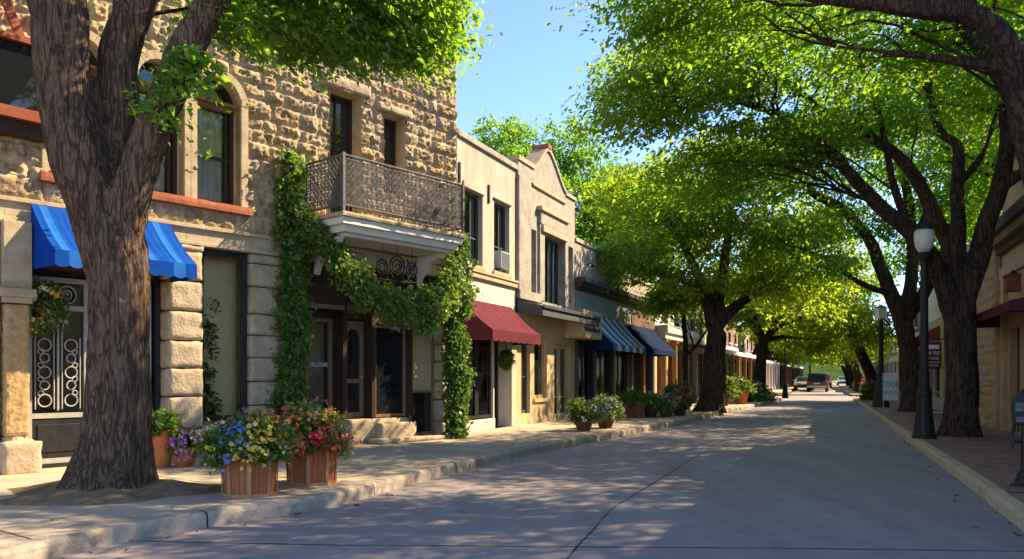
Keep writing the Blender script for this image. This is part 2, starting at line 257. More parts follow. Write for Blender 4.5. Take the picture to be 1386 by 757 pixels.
# ------------------------------------------------------------------ mesh helpers
class MB:
    def __init__(s): s.v = []; s.f = []; s.m = []; s.mats = []
    def mi(s, m):
        m = T[m] if isinstance(m, str) else m
        if m not in s.mats: s.mats.append(m)
        return s.mats.index(m)
    def face(s, pts, m):
        b = len(s.v); s.v += [tuple(p) for p in pts]; s.f.append(list(range(b, b+len(pts)))); s.m.append(s.mi(m)); return s
    def box(s, x0, x1, y0, y1, z0, z1, m):
        b = len(s.v); i = s.mi(m)
        s.v += [(x0, y0, z0), (x1, y0, z0), (x1, y1, z0), (x0, y1, z0), (x0, y0, z1), (x1, y0, z1), (x1, y1, z1), (x0, y1, z1)]
        for q in ((0, 3, 2, 1), (4, 5, 6, 7), (0, 1, 5, 4), (1, 2, 6, 5), (2, 3, 7, 6), (3, 0, 4, 7)): s.f.append([b+k for k in q]); s.m.append(i)
        return s
    def extrude(s, poly, vec, m):
        b = len(s.v); n = len(poly); i = s.mi(m); vec = Vector(vec)
        s.v += [tuple(p) for p in poly]+[tuple(Vector(p)+vec) for p in poly]
        s.f.append(list(range(b, b+n))[::-1]); s.f.append(list(range(b+n, b+2*n))); s.m += [i, i]
        for k in range(n): s.f.append([b+k, b+(k+1) % n, b+n+(k+1) % n, b+n+k]); s.m.append(i)
        return s
    def tube(s, pts, r, m, n=8, cap=True):
        P = [Vector(p) for p in pts]; rs = r if isinstance(r, (list, tuple)) else [r]*len(P); i = s.mi(m); b = len(s.v)
        t = (P[1]-P[0]).normalized(); u = t.orthogonal().normalized()
        for k, p in enumerate(P):
            t = (P[min(k+1, len(P)-1)]-P[max(k-1, 0)]).normalized(); u = (u-t*u.dot(t)).normalized(); w = t.cross(u)
            for a in range(n):
                an = 2*PI*a/n; s.v.append(tuple(p+(u*math.cos(an)+w*math.sin(an))*rs[k]))
        for k in range(len(P)-1):
            for a in range(n):
                s.f.append([b+k*n+a, b+k*n+(a+1) % n, b+(k+1)*n+(a+1) % n, b+(k+1)*n+a]); s.m.append(i)
        if cap:
            s.f.append([b+a for a in range(n)][::-1]); s.f.append([b+(len(P)-1)*n+a for a in range(n)]); s.m += [i, i]
        return s
    def ring(s, c, R, r, m, ux, uy, n=14, k=5):
        c, ux, uy = Vector(c), Vector(ux), Vector(uy); w = ux.cross(uy); i = s.mi(m); b = len(s.v)
        for a in range(n):
            an = 2*PI*a/n; d = ux*math.cos(an)+uy*math.sin(an)
            for j in range(k):
                bn = 2*PI*j/k; s.v.append(tuple(c+d*(R+r*math.cos(bn))+w*r*math.sin(bn)))
        for a in range(n):
            for j in range(k):
                s.f.append([b+a*k+j, b+((a+1) % n)*k+j, b+((a+1) % n)*k+(j+1) % k, b+a*k+(j+1) % k]); s.m.append(i)
        return s
    def lathe(s, prof, m, n=20, c=(0, 0, 0), rot=0):
        b = len(s.v); i = s.mi(m)
        for r, z in prof:
            for a in range(n):
                an = 2*PI*a/n+rot; s.v.append((c[0]+r*math.cos(an), c[1]+r*math.sin(an), c[2]+z))
        for k in range(len(prof)-1):
            for a in range(n):
                s.f.append([b+k*n+a, b+k*n+(a+1) % n, b+(k+1)*n+(a+1) % n, b+(k+1)*n+a]); s.m.append(i)
        s.f.append([b+a for a in range(n)][::-1]); s.f.append([b+(len(prof)-1)*n+a for a in range(n)]); s.m += [i, i]
        return s
    def wall(s, x0, x1, z0, z1, t, ops, m, y0=0, mr=None):
        xs = sorted({x0, x1} | {min(max(v, x0), x1) for o in ops for v in o[:2]}); zs = sorted({z0, z1} | {min(max(v, z0), z1) for o in ops for v in o[2:4]})
        mr = mr or m
        def op(i, j):
            if i < 0 or j < 0 or i >= len(xs)-1 or j >= len(zs)-1: return True
            cx, cz = (xs[i]+xs[i+1])/2, (zs[j]+zs[j+1])/2
            return any(o[0] < cx < o[1] and o[2] < cz < o[3] for o in ops)
        y1 = y0+t
        for i in range(len(xs)-1):
            for j in range(len(zs)-1):
                if op(i, j): continue
                a, b, c, d = xs[i], xs[i+1], zs[j], zs[j+1]
                s.face([(a, y0, c), (b, y0, c), (b, y0, d), (a, y0, d)], m); s.face([(b, y1, c), (a, y1, c), (a, y1, d), (b, y1, d)], m)
                if op(i-1, j): s.face([(a, y1, c), (a, y0, c), (a, y0, d), (a, y1, d)], mr)
                if op(i+1, j): s.face([(b, y0, c), (b, y1, c), (b, y1, d), (b, y0, d)], mr)
                if op(i, j-1): s.face([(a, y1, c), (b, y1, c), (b, y0, c), (a, y0, c)], mr)
                if op(i, j+1): s.face([(a, y0, d), (b, y0, d), (b, y1, d), (a, y1, d)], mr)
        return s
    def frame(s, x0, x1, z0, z1, w, y0, y1, m, bars=(), hbars=(), bw=.035):
        s.box(x0, x0+w, y0, y1, z0, z1, m); s.box(x1-w, x1, y0, y1, z0, z1, m)
        s.box(x0+w, x1-w, y0, y1, z0, z0+w, m); s.box(x0+w, x1-w, y0, y1, z1-w, z1, m)
        for b in bars: s.box(b-bw/2, b+bw/2, y0+.005, y1-.005, z0+w, z1-w, m)
        for h in hbars: s.box(x0+w, x1-w, y0+.008, y1-.008, h-bw/2, h+bw/2, m)
        return s
    def rough(s, x0, x1, y0, y1, z0, z1, m, amp=.02, res=.05, freq=7, seed=0):
        i = s.mi(m); cx, cy_, cz = (x0+x1)/2, (y0+y1)/2, (z0+z1)/2
        def n(a, b): return max(2, int(round((b-a)/res)))
        nx, ny, nz = n(x0, x1), n(y0, y1), n(z0, z1); idx = {}
        def vid(a, b, c):
            k = (a, b, c)
            if k in idx: return idx[k]
            p = Vector((x0+(x1-x0)*a/nx, y0+(y1-y0)*b/ny, z0+(z1-z0)*c/nz))
            e = sum((a in (0, nx), b in (0, ny), c in (0, nz)))
            d = mnoise.noise_vector(p*freq+Vector((seed*7.3, 0, 0)))*amp
            if e > 1:
                q = Vector((cx, cy_, cz))-p; q = Vector((math.copysign(1, q.x)*(a in (0, nx)), math.copysign(1, q.y)*(b in (0, ny)), math.copysign(1, q.z)*(c in (0, nz))))
                d += q*amp*.8
            p += d; idx[k] = len(s.v); s.v.append(tuple(p)); return idx[k]
        def quad(*q): s.f.append([vid(*k) for k in q]); s.m.append(i)
        for a in range(nx):
            for c in range(nz): quad((a, 0, c), (a+1, 0, c), (a+1, 0, c+1), (a, 0, c+1)); quad((a+1, ny, c), (a, ny, c), (a, ny, c+1), (a+1, ny, c+1))
        for b in range(ny):
            for c in range(nz): quad((0, b+1, c), (0, b, c), (0, b, c+1), (0, b+1, c+1)); quad((nx, b, c), (nx, b+1, c), (nx, b+1, c+1), (nx, b, c+1))
        for a in range(nx):
            for b in range(ny): quad((a, b, nz), (a+1, b, nz), (a+1, b+1, nz), (a, b+1, nz)); quad((a, b+1, 0), (a+1, b+1, 0), (a+1, b, 0), (a, b, 0))
        return s
    def build(s, name, parent=None, smooth=False, bevel=0, seg=2):
        me = bpy.data.meshes.new(name); me.from_pydata(s.v, [], s.f)
        for m in s.mats: me.materials.append(m)
        me.polygons.foreach_set('material_index', s.m)
        if smooth: me.polygons.foreach_set('use_smooth', [True]*len(s.f))
        me.update()
        o = bpy.data.objects.new(name, me); C.objects.link(o)
        if parent: o.parent = parent
        if bevel:
            b = o.modifiers.new('bevel', 'BEVEL'); b.width = bevel; b.segments = seg; b.limit_method = 'ANGLE'; b.angle_limit = math.radians(40)
        return o

def thing(name, label, cat, loc=(0, 0, 0), rz=0, group=None):
    o = bpy.data.objects.new(name, None); C.objects.link(o); o.location = loc; o.rotation_euler = (0, 0, rz)
    o['label'] = label; o['category'] = cat; o.empty_display_size = .2
    if group: o['group'] = group
    return o
def struct(o, kind='structure'): o['kind'] = kind; return o
def copy_thing(src, loc, rz, label, scale=1):
    r = src.copy(); C.objects.link(r); r.location = loc; r.rotation_euler = (0, 0, rz); r['label'] = label; r.scale = (scale,)*3
    for ch in list(src.children):
        c = ch.copy(); C.objects.link(c); c.parent = r
        for g in ch.children:
            d = g.copy(); C.objects.link(d); d.parent = c
    return r
def text(name, s, size, parent, loc, rot, mat, ext=.004, align='CENTER', sx=1):
    cu = bpy.data.curves.new(name, 'FONT'); cu.body = s; cu.size = size; cu.extrude = ext; cu.align_x = align; cu.align_y = 'CENTER'
    cu.materials.append(T[mat]); tmp = bpy.data.objects.new('tmp', cu); C.objects.link(tmp)
    me = bpy.data.meshes.new_from_object(tmp.evaluated_get(bpy.context.evaluated_depsgraph_get())); bpy.data.objects.remove(tmp); bpy.data.curves.remove(cu); me.name = name
    if not me.materials: me.materials.append(T[mat])
    o = bpy.data.objects.new(name, me); C.objects.link(o); o.parent = parent; o.location = loc; o.rotation_euler = rot; o.scale = (sx, 1, 1)
    return o

# numpy mesh
def np_mesh(name, V, Q, mats, parent=None, attrs=None, smooth=False, uvs=None):
    me = bpy.data.meshes.new(name); nv, nq = len(V), len(Q)
    me.vertices.add(nv); me.vertices.foreach_set('co', np.ascontiguousarray(V, np.float32).ravel())
    me.loops.add(nq*4); me.loops.foreach_set('vertex_index', np.ascontiguousarray(Q, np.int32).ravel())
    me.polygons.add(nq); me.polygons.foreach_set('loop_start', np.arange(0, nq*4, 4, dtype=np.int32)); me.polygons.foreach_set('loop_total', np.full(nq, 4, np.int32))
    if smooth: me.polygons.foreach_set('use_smooth', np.ones(nq, bool))
    if uvs is not None:
        u = me.uv_layers.new(name='UVMap'); u.data.foreach_set('uv', np.ascontiguousarray(uvs, np.float32).ravel())
    for n, kind, arr in (attrs or []):
        a = me.attributes.new(n, kind, 'POINT'); a.data.foreach_set('value' if kind == 'FLOAT' else 'color', np.ascontiguousarray(arr, np.float32).ravel())
    for m in mats: me.materials.append(T[m] if isinstance(m, str) else m)
    me.update(calc_edges=True); me.validate()
    o = bpy.data.objects.new(name, me); C.objects.link(o)
    if parent: o.parent = parent
    return o
def norm(a): return a/np.maximum(np.linalg.norm(a, axis=1, keepdims=True), 1e-9)
def leaves(name, Cn, out, tint, length, parent, mat, width=.58, droop=.35, flat=.7, attrs=None):
    """one folded diamond per leaf; Cn centres, out outward directions"""
    n = len(Cn)
    d = norm(out*.7+rng.normal(size=(n, 3))*.55+np.array([0, 0, -droop]))
    nn = rng.normal(size=(n, 3))*(1-flat)+np.array([0, 0, flat]); nn = nn-d*(nn*d).sum(1, keepdims=True); nn = norm(nn)
    w = np.cross(nn, d)
    L = (length*np.clip(rng.lognormal(-.04, .32, n), .4, 1.9))[:, None]; W = L*width*.5
    a = Cn-d*L*.5; t = Cn+d*L*.5-nn*L*.10; l = Cn+w*W+nn*L*.06-d*L*.05; r = Cn-w*W+nn*L*.06-d*L*.05
    V = np.stack([a, l, t, r], 1).reshape(-1, 3); Q = np.arange(n*4).reshape(n, 4)
    return np_mesh(name, V, Q, [mat], parent, (attrs or [])+[('tint', 'FLOAT', np.repeat(tint, 4))])
def crown_points(lobes, nclump, per, cs, origin):
    """sprays of leaves: clumps placed through ellipsoid lobes"""
    w = np.array([l[6] if len(l) > 6 else l[3]*l[4]*l[5] for l in lobes]); w = w/w.sum()
    cc, oo = [], []
    for l, wi in zip(lobes, w):
        k = max(4, int(nclump*wi)); u = norm(rng.normal(size=(k, 3))); r = rng.uniform(.25, 1, k)**.55
        p = u*r[:, None]*np.array(l[3:6])+np.array(l[:3]); cc.append(p)
        o = p-np.array(origin); o[:, 2] *= .3; oo.append(norm(o+u*.8))
    cc = np.concatenate(cc); oo = np.concatenate(oo); n = len(cc)
    h = oo.copy(); h[:, 2] = h[:, 2]*.4-.15; h = norm(h); sd = norm(np.cross(h, np.array([0, 0, 1.]))); up = np.cross(sd, h)
    sz = cs*rng.uniform(.6, 1.35, n)
    g = rng.normal(size=(n, per, 3)); al = g[..., 0]; al = np.clip(al, -1.8, 1.8)
    P = cc[:, None]+(h[:, None]*al[..., None]*.55+sd[:, None]*g[..., 1:2]*.40+up[:, None]*g[..., 2:3]*.13)*sz[:, None, None]
    P[..., 2] -= .10*sz[:, None]*(al+.3)**2
    tint = np.clip(.35*rng.random(n)[:, None]+.65*rng.random((n, per))**1.3, 0, 1)
    return P.reshape(-1, 3), np.repeat(h, per, 0), tint.ravel(), cc

# bark tubes with uv
class Bark:
    def __init__(s): s.V = []; s.Q = []; s.U = []; s.n = 0
    def tube(s, pts, rad, n=14, step=.12, flare=0, wob=.06, seed=0, rough=.0):
        P = np.array(pts, float); R = np.array(rad, float)
        seg = np.linalg.norm(np.diff(P, axis=0), axis=1); cum = np.concatenate([[0], np.cumsum(seg)]); Lt = cum[-1]; m = max(3, int(Lt/step)+1)
        tt = np.linspace(0, Lt, m)
        # catmull-rom resample
        Q = np.empty((m, 3)); rr = np.interp(tt, cum, R)
        for k, t in enumerate(tt):
            i = min(np.searchsorted(cum, t, 'right')-1, len(P)-2); f = (t-cum[i])/max(seg[i], 1e-6)
            p0, p1, p2, p3 = P[max(i-1, 0)], P[i], P[i+1], P[min(i+2, len(P)-1)]
            Q[k] = .5*((2*p1)+(p2-p0)*f+(2*p0-5*p1+4*p2-p3)*f*f+(3*p1-p0-3*p2+p3)*f**3)
        if wob and m > 3:
            for k in range(1, m): Q[k] += np.array(mnoise.noise_vector(Vector((k*step*1.1, seed*3.7, 1.3))))*wob*min(1, tt[k])
        base = s.n; u = None; rows = []
        for k in range(m):
            t = Q[min(k+1, m-1)]-Q[max(k-1, 0)]; t /= np.linalg.norm(t)+1e-9
            if u is None:
                u = np.cross(t, [0, 1, 0]); 
                if np.linalg.norm(u) < .1: u = np.cross(t, [1, 0, 0])
            u = u-t*u.dot(t); u /= np.linalg.norm(u)+1e-9; w = np.cross(t, u)
            an = np.linspace(0, 2*PI, n, endpoint=False); rad_k = np.full(n, rr[k])
            if flare: rad_k *= 1+flare*np.exp(-tt[k]/.28)*(.62+.38*np.cos(5*an+1)+.2*np.cos(3*an+seed))
            if rough: rad_k += np.array([mnoise.noise(Vector((math.cos(a)*2.2*rr[k]*5, math.sin(a)*2.2*rr[k]*5, tt[k]*1.3+seed)))*rough*1.2+mnoise.noise(Vector((math.cos(a)*rr[k]*22, math.sin(a)*rr[k]*22, tt[k]*5+seed)))*rough*.7 for a in an])
            s.V.append(Q[k]+np.cos(an)[:, None]*u*rad_k[:, None]+np.sin(an)[:, None]*w*rad_k[:, None]); rows.append(tt[k])
        rm = float(R.max())
        for k in range(m-1):
            for a in range(n):
                b = (a+1) % n
                s.Q.append((base+k*n+a, base+k*n+b, base+(k+1)*n+b, base+(k+1)*n+a))
                u0, u1 = 2*PI*rm*a/n, 2*PI*rm*(a+1)/n
                s.U += [(u0, rows[k]), (u1, rows[k]), (u1, rows[k+1]), (u0, rows[k+1])]
        s.n += m*n
        return Q, rr
    def fuse(s, name, parent, mat, voxel, amp):
        o = np_mesh(name, np.concatenate(s.V), np.array(s.Q), [mat], parent)
        bm = bmesh.new(); bm.from_mesh(o.data); bmesh.ops.holes_fill(bm, edges=[e for e in bm.edges if e.is_boundary], sides=0); bmesh.ops.recalc_face_normals(bm, faces=bm.faces); bm.to_mesh(o.data); bm.free()
        r = o.modifiers.new('remesh', 'REMESH'); r.mode = 'VOXEL'; r.voxel_size = voxel
        q = o.modifiers.new('smooth', 'SMOOTH'); q.factor = .5; q.iterations = 7
        me = bpy.data.meshes.new_from_object(o.evaluated_get(bpy.context.evaluated_depsgraph_get())); o.modifiers.clear(); old = o.data; o.data = me; bpy.data.meshes.remove(old); me.name = name
        n = len(me.vertices); co = np.empty(n*3, np.float32); no = np.empty(n*3, np.float32); me.vertices.foreach_get('co', co); me.vertices.foreach_get('normal', no); co = co.reshape(-1, 3); no = no.reshape(-1, 3)
        d = np.empty(n, np.float32)
        for i, p in enumerate(co):
            q1 = abs(mnoise.noise(Vector((p[0]*10, p[1]*10, p[2]*2.0)))); q2 = mnoise.noise(Vector((p[0]*3, p[1]*3, p[2]*1.4+7))); q3 = mnoise.noise(Vector((p[0]*24, p[1]*24, p[2]*9)))
            d[i] = -max(0, .22-q1)/.22*amp+q2*amp*1.6+q3*amp*.4
        co += no*d[:, None]; me.vertices.foreach_set('co', co.ravel()); me.polygons.foreach_set('use_smooth', np.ones(len(me.polygons), bool))
        if not me.materials: me.materials.append(T[mat])
        me.update(); return o
    def build(s, name, parent, mat):
        return np_mesh(name, np.concatenate(s.V), np.array(s.Q), [mat], parent, None, True, np.array(s.U))

def make_tree(label, base, limbs, lobes, nleaf, leaf, per=34, cs=.55, group=None, mat='leaf', bark='bark_r', trunk=None, n=16, twigs=60, seed=0, droop=.35, rough=0, step=.2, name='street_tree', flare=.55, voxel=0, amp=.014):
    """limbs: world polylines [(pts, radii)], trunk first; lobes in world coordinates"""
    b = Vector(base); t = thing(name, label, 'tree', base, 0, group)
    bk = Bark(); pts_all = []
    for k, (pts, rad) in enumerate(limbs):
        q, rr = bk.tube([tuple(Vector(p)-b) for p in pts], rad, n=n if k == 0 else max(8, n//2 if rad[0] < .2 else n), flare=flare if k == 0 else 0, seed=seed+k, rough=rough if k < 5 else 0, step=step)
        st = 0 if k else len(q)*2//3
        pts_all += [(q[i], rr[i]) for i in range(st, len(q), 2)]
    lb = [(l[0]-b.x, l[1]-b.y, l[2]-b.z)+tuple(l[3:]) for l in lobes]
    o = (0, 0, 3.0)
    P, H, ti, cc = crown_points(lb, nleaf//per, per, cs, o)
    LP = np.array([p for p, r in pts_all]); LR = np.array([r for p, r in pts_all])
    if voxel: bk.fuse('trunk', t, bark, voxel, amp); bk = Bark()
    used = np.zeros(len(LP)); pick = rng.permutation(len(cc))[:twigs]
    for i in pick:
        c = cc[i]; dd = np.linalg.norm(LP-c, axis=1)+np.maximum(0, (LP[:, 2]-c[2]))*1.2+used*.35; j = int(np.argmin(dd)); used[max(0, j-1):j+2] += .5; used[j] += .8; a = LP[j]; ln = np.linalg.norm(c-a)
        if ln < .3 or ln > 2.8: continue
        r0 = min(LR[j]*.6, .009+.008*ln); mid = a+(c-a)*.5+np.array([0, 0, .10*ln])+rng.normal(size=3)*.08*ln
        bk.tube([a, a*.6+mid*.4+rng.normal(size=3)*.03*ln, mid, c], [r0, r0*.8, r0*.55, .006], n=5, step=max(.25, ln/7), wob=.05, seed=i)
    if bk.n: bk.build('branches' if voxel else 'trunk', t, 'bark_r' if voxel else bark)
    leaves('crown', P, H, ti, leaf, t, mat, droop=droop)
    return t

# ------------------------------------------------------------------ ground, road, pavements
def line_at(L, y):
    for (x0, y0), (x1, y1) in zip(L, L[1:]):
        if y <= y1 or (x1, y1) == L[-1]: return x0+(x1-x0)*(y-y0)/(y1-y0)
KL = [(-9.5, -14), (-5.2, 1.0), (-4.1, 4.4), (-3.62, 6.1), (-3.2, 7.0), (-2.56, 7.9), (-1.9, 8.8), (-1.25, 10.7), (.12, 14.1), (1.75, 17.4), (5.2, 24.4), (9.9, 34.6), (14.6, 45.0), (16.2, 48.5), (17.6, 51.6)]
KL2 = [(19.8, 58.5), (24.0, 71), (44.6, 123), (88.5, 233)]
KR = [(-3.6, -14), (4.6, 7.3), (6.05, 11.0), (15.3, 35.4), (20.4, 48.6)]
KR2 = [(24.2, 58.2), (49.5, 123), (92.5, 233)]
def offset(L, d):
    out = []
    for i, (x, y) in enumerate(L):
        a = L[max(i-1, 0)]; b = L[min(i+1, len(L)-1)]; tx, ty = b[0]-a[0], b[1]-a[1]; l = math.hypot(tx, ty); out.append((x-ty/l*d, y+tx/l*d))
    return out
def smooth_line(L, n=4):
    out = []
    for i in range(len(L)-1):
        p0, p1, p2, p3 = [np.array(L[min(max(j, 0), len(L)-1)], float) for j in (i-1, i, i+1, i+2)]
        for k in range(n):
            f = k/n; out.append(tuple(p1+(p2-p1)*f if np.linalg.norm(p2-p1) > 8 else .5*((2*p1)+(p2-p0)*f+(2*p0-5*p1+4*p2-p3)*f*f+(3*p1-p0-3*p2+p3)*f**3)))
    return out+[tuple(L[-1])]
def strip(A, B, z, m, name, thick=0):
    mb = MB(); i = mb.mi(m); n = len(A); mb.v = [(x, y, z) for x, y in A]+[(x, y, z) for x, y in B]
    for k in range(n-1): mb.f.append([k, k+1, n+k+1, n+k]); mb.m.append(i)
    if thick:
        mb.v += [(x, y, z-thick) for x, y in A]+[(x, y, z-thick) for x, y in B]; o = 2*n
        for k in range(n-1):
            mb.f.append([k, o+k, o+k+1, k+1]); mb.m.append(i); mb.f.append([n+k, n+k+1, o+n+k+1, o+n+k]); mb.m.append(i)
        mb.f.append([0, n, o+n, o]); mb.f.append([n-1, o+n-1, o+2*n-1, 2*n-1]); mb.m += [i, i]
    return struct(mb.build(name))
struct(MB().face([(-1500, -1500, -.03), (1500, -1500, -.03), (1500, 1500, -.03), (-1500, 1500, -.03)], 'ground').build('ground'))
sKL, sKR = smooth_line(KL), smooth_line(KR)
yy = list(np.linspace(-14, 48.5, 64))
sideL = [(line_at(KL, y)-.02, y) for y in yy]+[(19.76, 58.4), (44.58, 123), (88.48, 233)]; sideR = [(line_at(KR, y)+.02, y) for y in yy]+[(24.3, 58.4), (49.5, 123), (92.5, 233)]
strip([(a-.1, b) for a, b in sideL], [(a+.1, b) for a, b in sideR], 0, 'road', 'road')
mb = MB(); mb.face([(17.0, 49.3, -.004), (20.6, 48.0, -.004), (75, 26.5, -.004), (78, 36.5, -.004), (24.2, 58.0, -.004), (20.5, 59.2, -.004), (-30, 79.5, -.004), (-33.5, 69.5, -.004)], 'road'); struct(mb.build('side_street'))
def kerb_pave(L, side, pave, kerb, w):
    inner = offset(L, .16*side); vx, vy = (-.94, .34) if side > 0 else (.94, -.34); outer = [(x+vx*w, y+vy*w) for x, y in inner]
    # pavement slab with a control-joint groove every 1.8 m is drawn as separate flags
    strip(inner, outer, .14, pave, 'pavement', .16)
    # kerb: rounded section, one mesh, with joints
    mb = MB(); i = mb.mi(kerb); prof = [(0, -.03), (.006, .10), (.018, .128), (.045, .143), (.16, .146), (.16, .0)]
    lines = [offset(L, p*side) for p, z in prof]; n = len(L)
    d = 0
    for k in range(n-1):
        b = len(mb.v)
        for (ln, (p, z)) in zip(lines, prof): mb.v += [(ln[k][0], ln[k][1], z), (ln[k+1][0], ln[k+1][1], z)]
        for j in range(len(prof)-1): mb.f.append([b+2*j, b+2*j+1, b+2*j+3, b+2*j+2] if side < 0 else [b+2*j, b+2*j+2, b+2*j+3, b+2*j+1]); mb.m.append(i)
    # dark joints
    acc = 0; nxt = 1.0
    for k in range(n-1):
        sl_ = math.dist(L[k], L[k+1])
        while acc+sl_ > nxt:
            f = (nxt-acc)/sl_; tx, ty = (L[k+1][0]-L[k][0])/sl_, (L[k+1][1]-L[k][1])/sl_
            pts = []
            for (p, z) in prof[:-1]:
                px, py = L[k][0]+(L[k+1][0]-L[k][0])*f, L[k][1]+(L[k+1][1]-L[k][1])*f
                pts.append((px-ty*(p-.002)*side, py+tx*(p-.002)*side, z+.003))
            for q in range(len(pts)-1):
                a, c = Vector(pts[q]), Vector(pts[q+1]); h = Vector((tx, ty, 0))*.008
                mb.face([a-h, a+h, c+h, c-h], 'crack')
            nxt += 2.4
        acc += sl_
    struct(mb.build('kerb', smooth=False))
kerb_pave(sKL, 1, 'concrete', 'kerb', 7.2)
kerb_pave(smooth_line(KL2, 3), 1, 'concrete', 'kerb', 6.0)
kerb_pave(sKR, -1, 'paving_r', 'kerb_r', 4.5)
kerb_pave(smooth_line(KR2, 3), -1, 'concrete', 'kerb_r', 5.0)
# tar joints in the road
def joint(pts, w, name='road_joint'):
    mb = MB()
    P = [np.array(p, float) for p in pts]; fine = []
    for a, b in zip(P, P[1:]):
        k = max(2, int(np.linalg.norm(b-a)/.25)); fine += [a+(b-a)*i/k for i in range(k)]
    fine.append(P[-1]); fine = [p+np.array(mnoise.noise_vector(Vector((p[0]*2.3, p[1]*2.3, 0))))[:2]*.012 for p in fine]
    for a, b in zip(fine, fine[1:]):
        t = b-a; t /= np.linalg.norm(t); nn = np.array([-t[1], t[0]])*w*(.6+.5*rnd.random())
        mb.face([(*(a-nn), .004), (*(b-nn), .004), (*(b+nn), .004), (*(a+nn), .004)], 'crack')
    struct(mb.build(name))
joint([(-.6, 2.5), (.41, 6.2), (1.05, 8.6), (3.45, 14.8), (9.0, 29)], .009)
joint([(-3.6, 6.95), (-1.5, 6.75), (.41, 6.68), (2.2, 6.62), (4.3, 6.5)], .010)
# slab joints on the left pavement
for k in range(14):
    y0 = 4.0+k*2.3; x0 = line_at(KL, y0)-.2
    mb = MB(); a = Vector((x0, y0, .1445)); d = Vector((-.80, .60, 0)); w = Vector((.60, .80, 0))*.006
    mb.face([a-w, a+w, a+d*5.4+w, a+d*5.4-w][::-1], 'crack'); struct(mb.build('pavement_joint'))
# soil round the big tree
mb = MB(); n = 40; rings = 9; i_ = mb.mi('soil')
for k in range(rings+1):
    for a in range(n):
        an = 2*PI*a/n; r = (k/rings)*(1.15+.18*math.sin(3*an+.5)+.1*math.sin(5*an)); z = .1+.19*math.cos(min(k/rings, 1)*PI/2)**1.2
        x, y = r*1.12*math.cos(an), r*.85*math.sin(an); z += .03*mnoise.noise(Vector((x*4, y*4, 0)))*(1 if k < rings else 0)
        mb.v.append((x, y, z))
for k in range(rings):
    for a in range(n): mb.f.append([k*n+a, (k+1)*n+a, (k+1)*n+(a+1) % n, k*n+(a+1) % n]); mb.m.append(i_)
o = mb.build('soil', smooth=True); o.location = (-4.4, 8.8, 0.01); struct(o)


# low wooded hills closing the view
mb = MB(); i_ = mb.mi('hill'); nA, nR = 60, 5
for k in range(nA+1):
    an = math.radians(-35+k*95/nA)
    for j in range(nR+1):
        d_ = 380+j*60; hh = (14+10*mnoise.noise(Vector((k*.21, 2.2, 0)))+5*mnoise.noise(Vector((k*.7, 5.2, j*.5)))+4*mnoise.noise(Vector((k*1.9, 1.2, j*1.5))))*math.sin(PI*min(1, (j+.0)/nR*.5+.0)) if j else -.5
        mb.v.append((d_*math.sin(an), d_*math.cos(an), hh))
for k in range(nA):
    for j in range(nR): mb.f.append([k*(nR+1)+j, (k+1)*(nR+1)+j, (k+1)*(nR+1)+j+1, k*(nR+1)+j+1]); mb.m.append(i_)
struct(mb.build('hills', smooth=True))

# ------------------------------------------------------------------ building helpers (local frame: x along the front, y into the building)
A1 = math.atan2(.766, .643); A2 = math.atan2(.919, .395); AR = math.atan2(-.93, -.36)
O1 = (-1.17, 17.2, 0); O2 = (-1.22, 17.9, 0); OR = (12.2, 20.7, 0)
def fpos(o, a, x, y, z=0): return (o[0]+math.cos(a)*x-math.sin(a)*y, o[1]+math.sin(a)*x+math.cos(a)*y, z)
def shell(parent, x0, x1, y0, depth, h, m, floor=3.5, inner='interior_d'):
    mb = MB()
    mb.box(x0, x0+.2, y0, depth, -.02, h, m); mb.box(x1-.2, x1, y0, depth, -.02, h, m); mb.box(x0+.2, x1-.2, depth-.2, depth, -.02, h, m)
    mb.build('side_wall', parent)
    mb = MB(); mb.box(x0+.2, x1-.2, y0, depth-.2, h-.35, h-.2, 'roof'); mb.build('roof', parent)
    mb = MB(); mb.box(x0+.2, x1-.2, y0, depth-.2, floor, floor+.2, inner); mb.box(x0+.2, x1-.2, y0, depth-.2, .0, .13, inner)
    mb.box(x0+.202, x1-.202, min(3.2, depth-.4), min(3.3, depth-.3), .13, floor, inner); mb.build('interior', parent)
